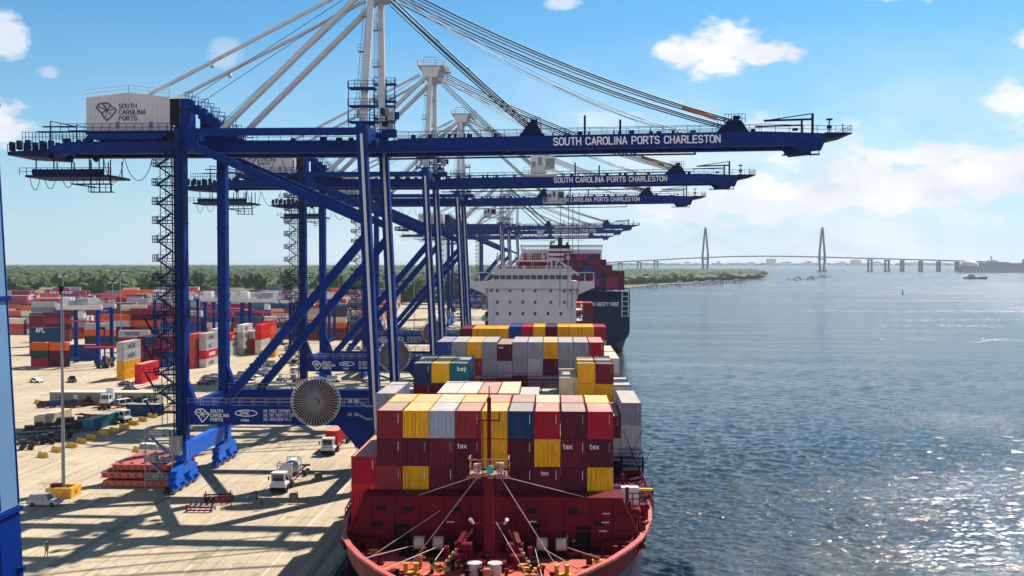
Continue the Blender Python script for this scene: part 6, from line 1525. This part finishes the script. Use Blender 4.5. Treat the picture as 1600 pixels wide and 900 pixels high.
deck = [(880, 413.5), (925, 411.5), (969, 409.0), (998, 407.6), (1024, 406.4), (1060, 404.4), (1100, 402.4), (1145, 400.9), (1190, 400.3), (1235, 400.8), (1279, 401.8), (1320, 403.0), (1352, 403.9), (1401, 405.2), (1456, 406.8), (1500, 408.2), (1560, 410.6)]
m = MB(); pts = [Vector((bx_(a), BY, CAM_Z - (b-VY)/sb)) for a, b in deck]
for a, b in zip(pts, pts[1:]): m.bar(a, b, 38, 4.2)
brb(m, 'deck')
for px in (1100, 1279):
    x = bx_(px); m = MB(); zt, zd = 172., 52.
    for s in (-1, 1): m.bar((x + s*1.5, BY, zt), (x + s*11.5, BY, zd), 5.5, 9, 7, 12); m.bar((x + s*11.5, BY, zd), (x + s*7., BY, WATER_Z), 7, 12)
    m.box(x-2.6, x+2.6, BY-5, BY+5, zt-22, zt+3); m.box(x-11, x+11, BY-5, BY+5, zd-8, zd-3); m.box(x-17, x+17, BY-14, BY+14, WATER_Z-1, 1.5)
    brb(m, 'tower')
    for s in (-1, 1):
        for k in range(1, 17):
            px2 = px + s*k*5.2; zb = CAM_Z - (403.0 + (k*.02) - VY)/sb - 1
            m = MB(); m.tube((x, BY, zt-4-(16-k)*2.6), (bx_(px2), BY, zb-(.2 if s > 0 else 2)), .13, 3, caps=False); brb(m, 'stay_cable')
for px, py in ((925,411.5),(969,409.),(998,407.6),(1024,406.4),(1352,403.9),(1378,404.6),(1401,405.2),(1429,406.),(1456,406.8),(1484,407.6),(1520,409),(1560,410.6)):
    x = bx_(px); z = CAM_Z - (py-VY)/sb; m = MB(); d = 4.2 if px < 1400 else 3.
    for s in (-1, 1): m.box(x+s*d*1.6-2.2, x+s*d*1.6+2.2, BY-6, BY+6, WATER_Z-1, z-4)
    m.box(x-d*2.4, x+d*2.4, BY-8, BY+8, z-8, z-3.5); m.box(x-d*2.6, x+d*2.6, BY-9, BY+9, WATER_Z-1, 0); brb(m, 'pier')
# moored grey warship and a hall at the far bank
p = ground(1550, 425.5, WATER_Z); gs = F/p.y
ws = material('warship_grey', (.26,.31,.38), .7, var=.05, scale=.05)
r = empty('grey_warship', (p.x, p.y, WATER_Z), cat='ship', label='huge hazy grey warship with a flat deck moored on the far bank')
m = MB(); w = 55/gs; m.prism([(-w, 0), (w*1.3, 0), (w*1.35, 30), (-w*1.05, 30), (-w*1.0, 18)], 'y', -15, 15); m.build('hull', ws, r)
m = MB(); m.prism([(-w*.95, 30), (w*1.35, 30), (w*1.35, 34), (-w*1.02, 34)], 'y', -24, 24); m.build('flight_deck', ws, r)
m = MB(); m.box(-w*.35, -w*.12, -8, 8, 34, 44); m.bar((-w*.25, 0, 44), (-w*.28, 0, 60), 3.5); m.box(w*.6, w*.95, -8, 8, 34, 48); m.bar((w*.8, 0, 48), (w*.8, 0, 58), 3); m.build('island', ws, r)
r = empty('domed_hall', (at(1497, 425, p.y).x, p.y-40, WATER_Z), cat='building', label='pale domed hall on the bank beside the grey warship')
m = MB(); m.box(-32, 32, -10, 20, 0, 22); m.build('wall', M['grey'], r)
m = MB()
for i in range(8): a0, a1 = math.pi/2*i/8, math.pi/2*(i+1)/8; m.tube((0, 5, 22+24*math.sin(a0)), (0, 5, 22+24*math.sin(a1)), 32*math.cos(a0), 20, 32*math.cos(a1)+.01)
m.build('roof', M['white_steel'], r)
p = ground(1511, 435.5, WATER_Z)
r = empty('tug_boat', (p.x, p.y, WATER_Z), cat='boat', label='dark tug boat with a white wheelhouse out in the river before the warship')
m = MB(); m.prism([(-22, 0), (24, 0), (27, 5.5), (14, 3.6), (-24, 3.4)], 'y', -6, 6); m.build('hull', M['hull_blue'], r)
m = MB(); m.box(-16, 0, -4, 4, 3.5, 7.5); m.box(-13, -4, -3.4, 3.4, 7.5, 11.); m.box(8, 20, -3.5, 3.5, 3.7, 5.4); m.bar((-9, 0, 11), (-9, 0, 17), .7); m.bar((-3, 0, 7), (-3, 0, 11), 1.8); m.build('wheelhouse', M['grey'], r)
p = ground(1402, 459, WATER_Z); r = empty('channel_buoy', (p.x, p.y, WATER_Z), cat='buoy', label='small dark channel buoy floating alone in mid river')
m = MB(); m.tube((0,0,-.4), (0,0,.8), 1.3, 14); m.build('float', M['black'], r); m = MB(); m.tube((0,0,.8), (0,0,4.6), .7, 8, .3); m.cbox((0,0,5.0), .9,.9,.8); m.build('tower', M['green'] if 'green' in M else M.setdefault('green', material('green_paint', (.01,.06,.03), .5)), r)
# docks with boathouses on the peninsula shore
for i, (px0, px1, py) in enumerate(((988, 1040, 450.5), (1042, 1098, 446.8), (1096, 1128, 445.2), (1132, 1162, 443.2), (1226, 1270, 438.0), (1262, 1292, 434.5))):
    a, b = ground(px0, py, WATER_Z), ground(px1, py-1.2, WATER_Z)
    r = empty('wooden_dock', (a.x, a.y, WATER_Z), cat='dock', label=['long wooden dock nearest the ships on the peninsula shore','wooden dock second from the ships','dock with a boathouse off the wooded shore','short dock with a pale roof near the point','dock lying off the tip of the peninsula','outermost dock beyond the peninsula tip'][i], group='docks along the peninsula')
    d = b - a; k = int(d.length/9); m = MB(); m.bar((0,0,2.), (d.x, d.y, 2.), 2.5, .4); m.build('walkway', M['bark'], r); m = MB()
    for j in range(k+1): q = d*(j/k); m.tube((q.x, q.y, -.5), (q.x, q.y, 5.0 if j % 2 else 3.2), .45, 5)
    m.build('piling', M['bark'], r)
    for q in (.35, .8) if i in (1, 2, 4) else (.6,):
        c = d*q; m = MB(); m.box(c.x-6, c.x+6, c.y-4, c.y+4, 5., 5.6); m.prism([(c.x-7, 5.6), (c.x+7, 5.6), (c.x, 8.4)], 'y', c.y-5, c.y+5)
        for sx_ in (-5.5, 5.5): m.box(c.x+sx_-.4, c.x+sx_+.4, c.y-3, c.y+3, 0, 5)
        m.build('boathouse_roof', M['grey'], r)
# hoist ropes and spreader of the second crane, working the aft bay
c2 = [o for o in bpy.data.objects if o.name.startswith('gantry_crane') and abs(o.location.y-249) < 1][0]
m = MB()
for x, y in ((1.4, -2.2), (3.3, -2.0), (4.4, 1.8), (5.9, 2.0)): m.tube((x, y, 53), (x-.2, y, 24.6), .07, 4)
m.build('hoist_rope', M['cable'], c2)
print('containers', N_CONT[0], 'objects', len(bpy.data.objects))

# ================================================================== HAZE
hz_ = MB(); hz_.box(-13000, 17000, -900, 14500, -8, 190)
hm_ = bpy.data.materials.new('sea_haze'); hm_.use_nodes = True; nt = hm_.node_tree; nt.nodes.clear()
o_ = nt.nodes.new('ShaderNodeOutputMaterial'); pv = nt.nodes.new('ShaderNodeVolumePrincipled'); nt.links.new(pv.outputs[0], o_.inputs['Volume'])
pv.inputs['Color'].default_value = (.74,.85,.96,1); pv.inputs['Density'].default_value = .00005; pv.inputs['Anisotropy'].default_value = .25
tag(hz_.build('haze', hm_), kind='stuff')
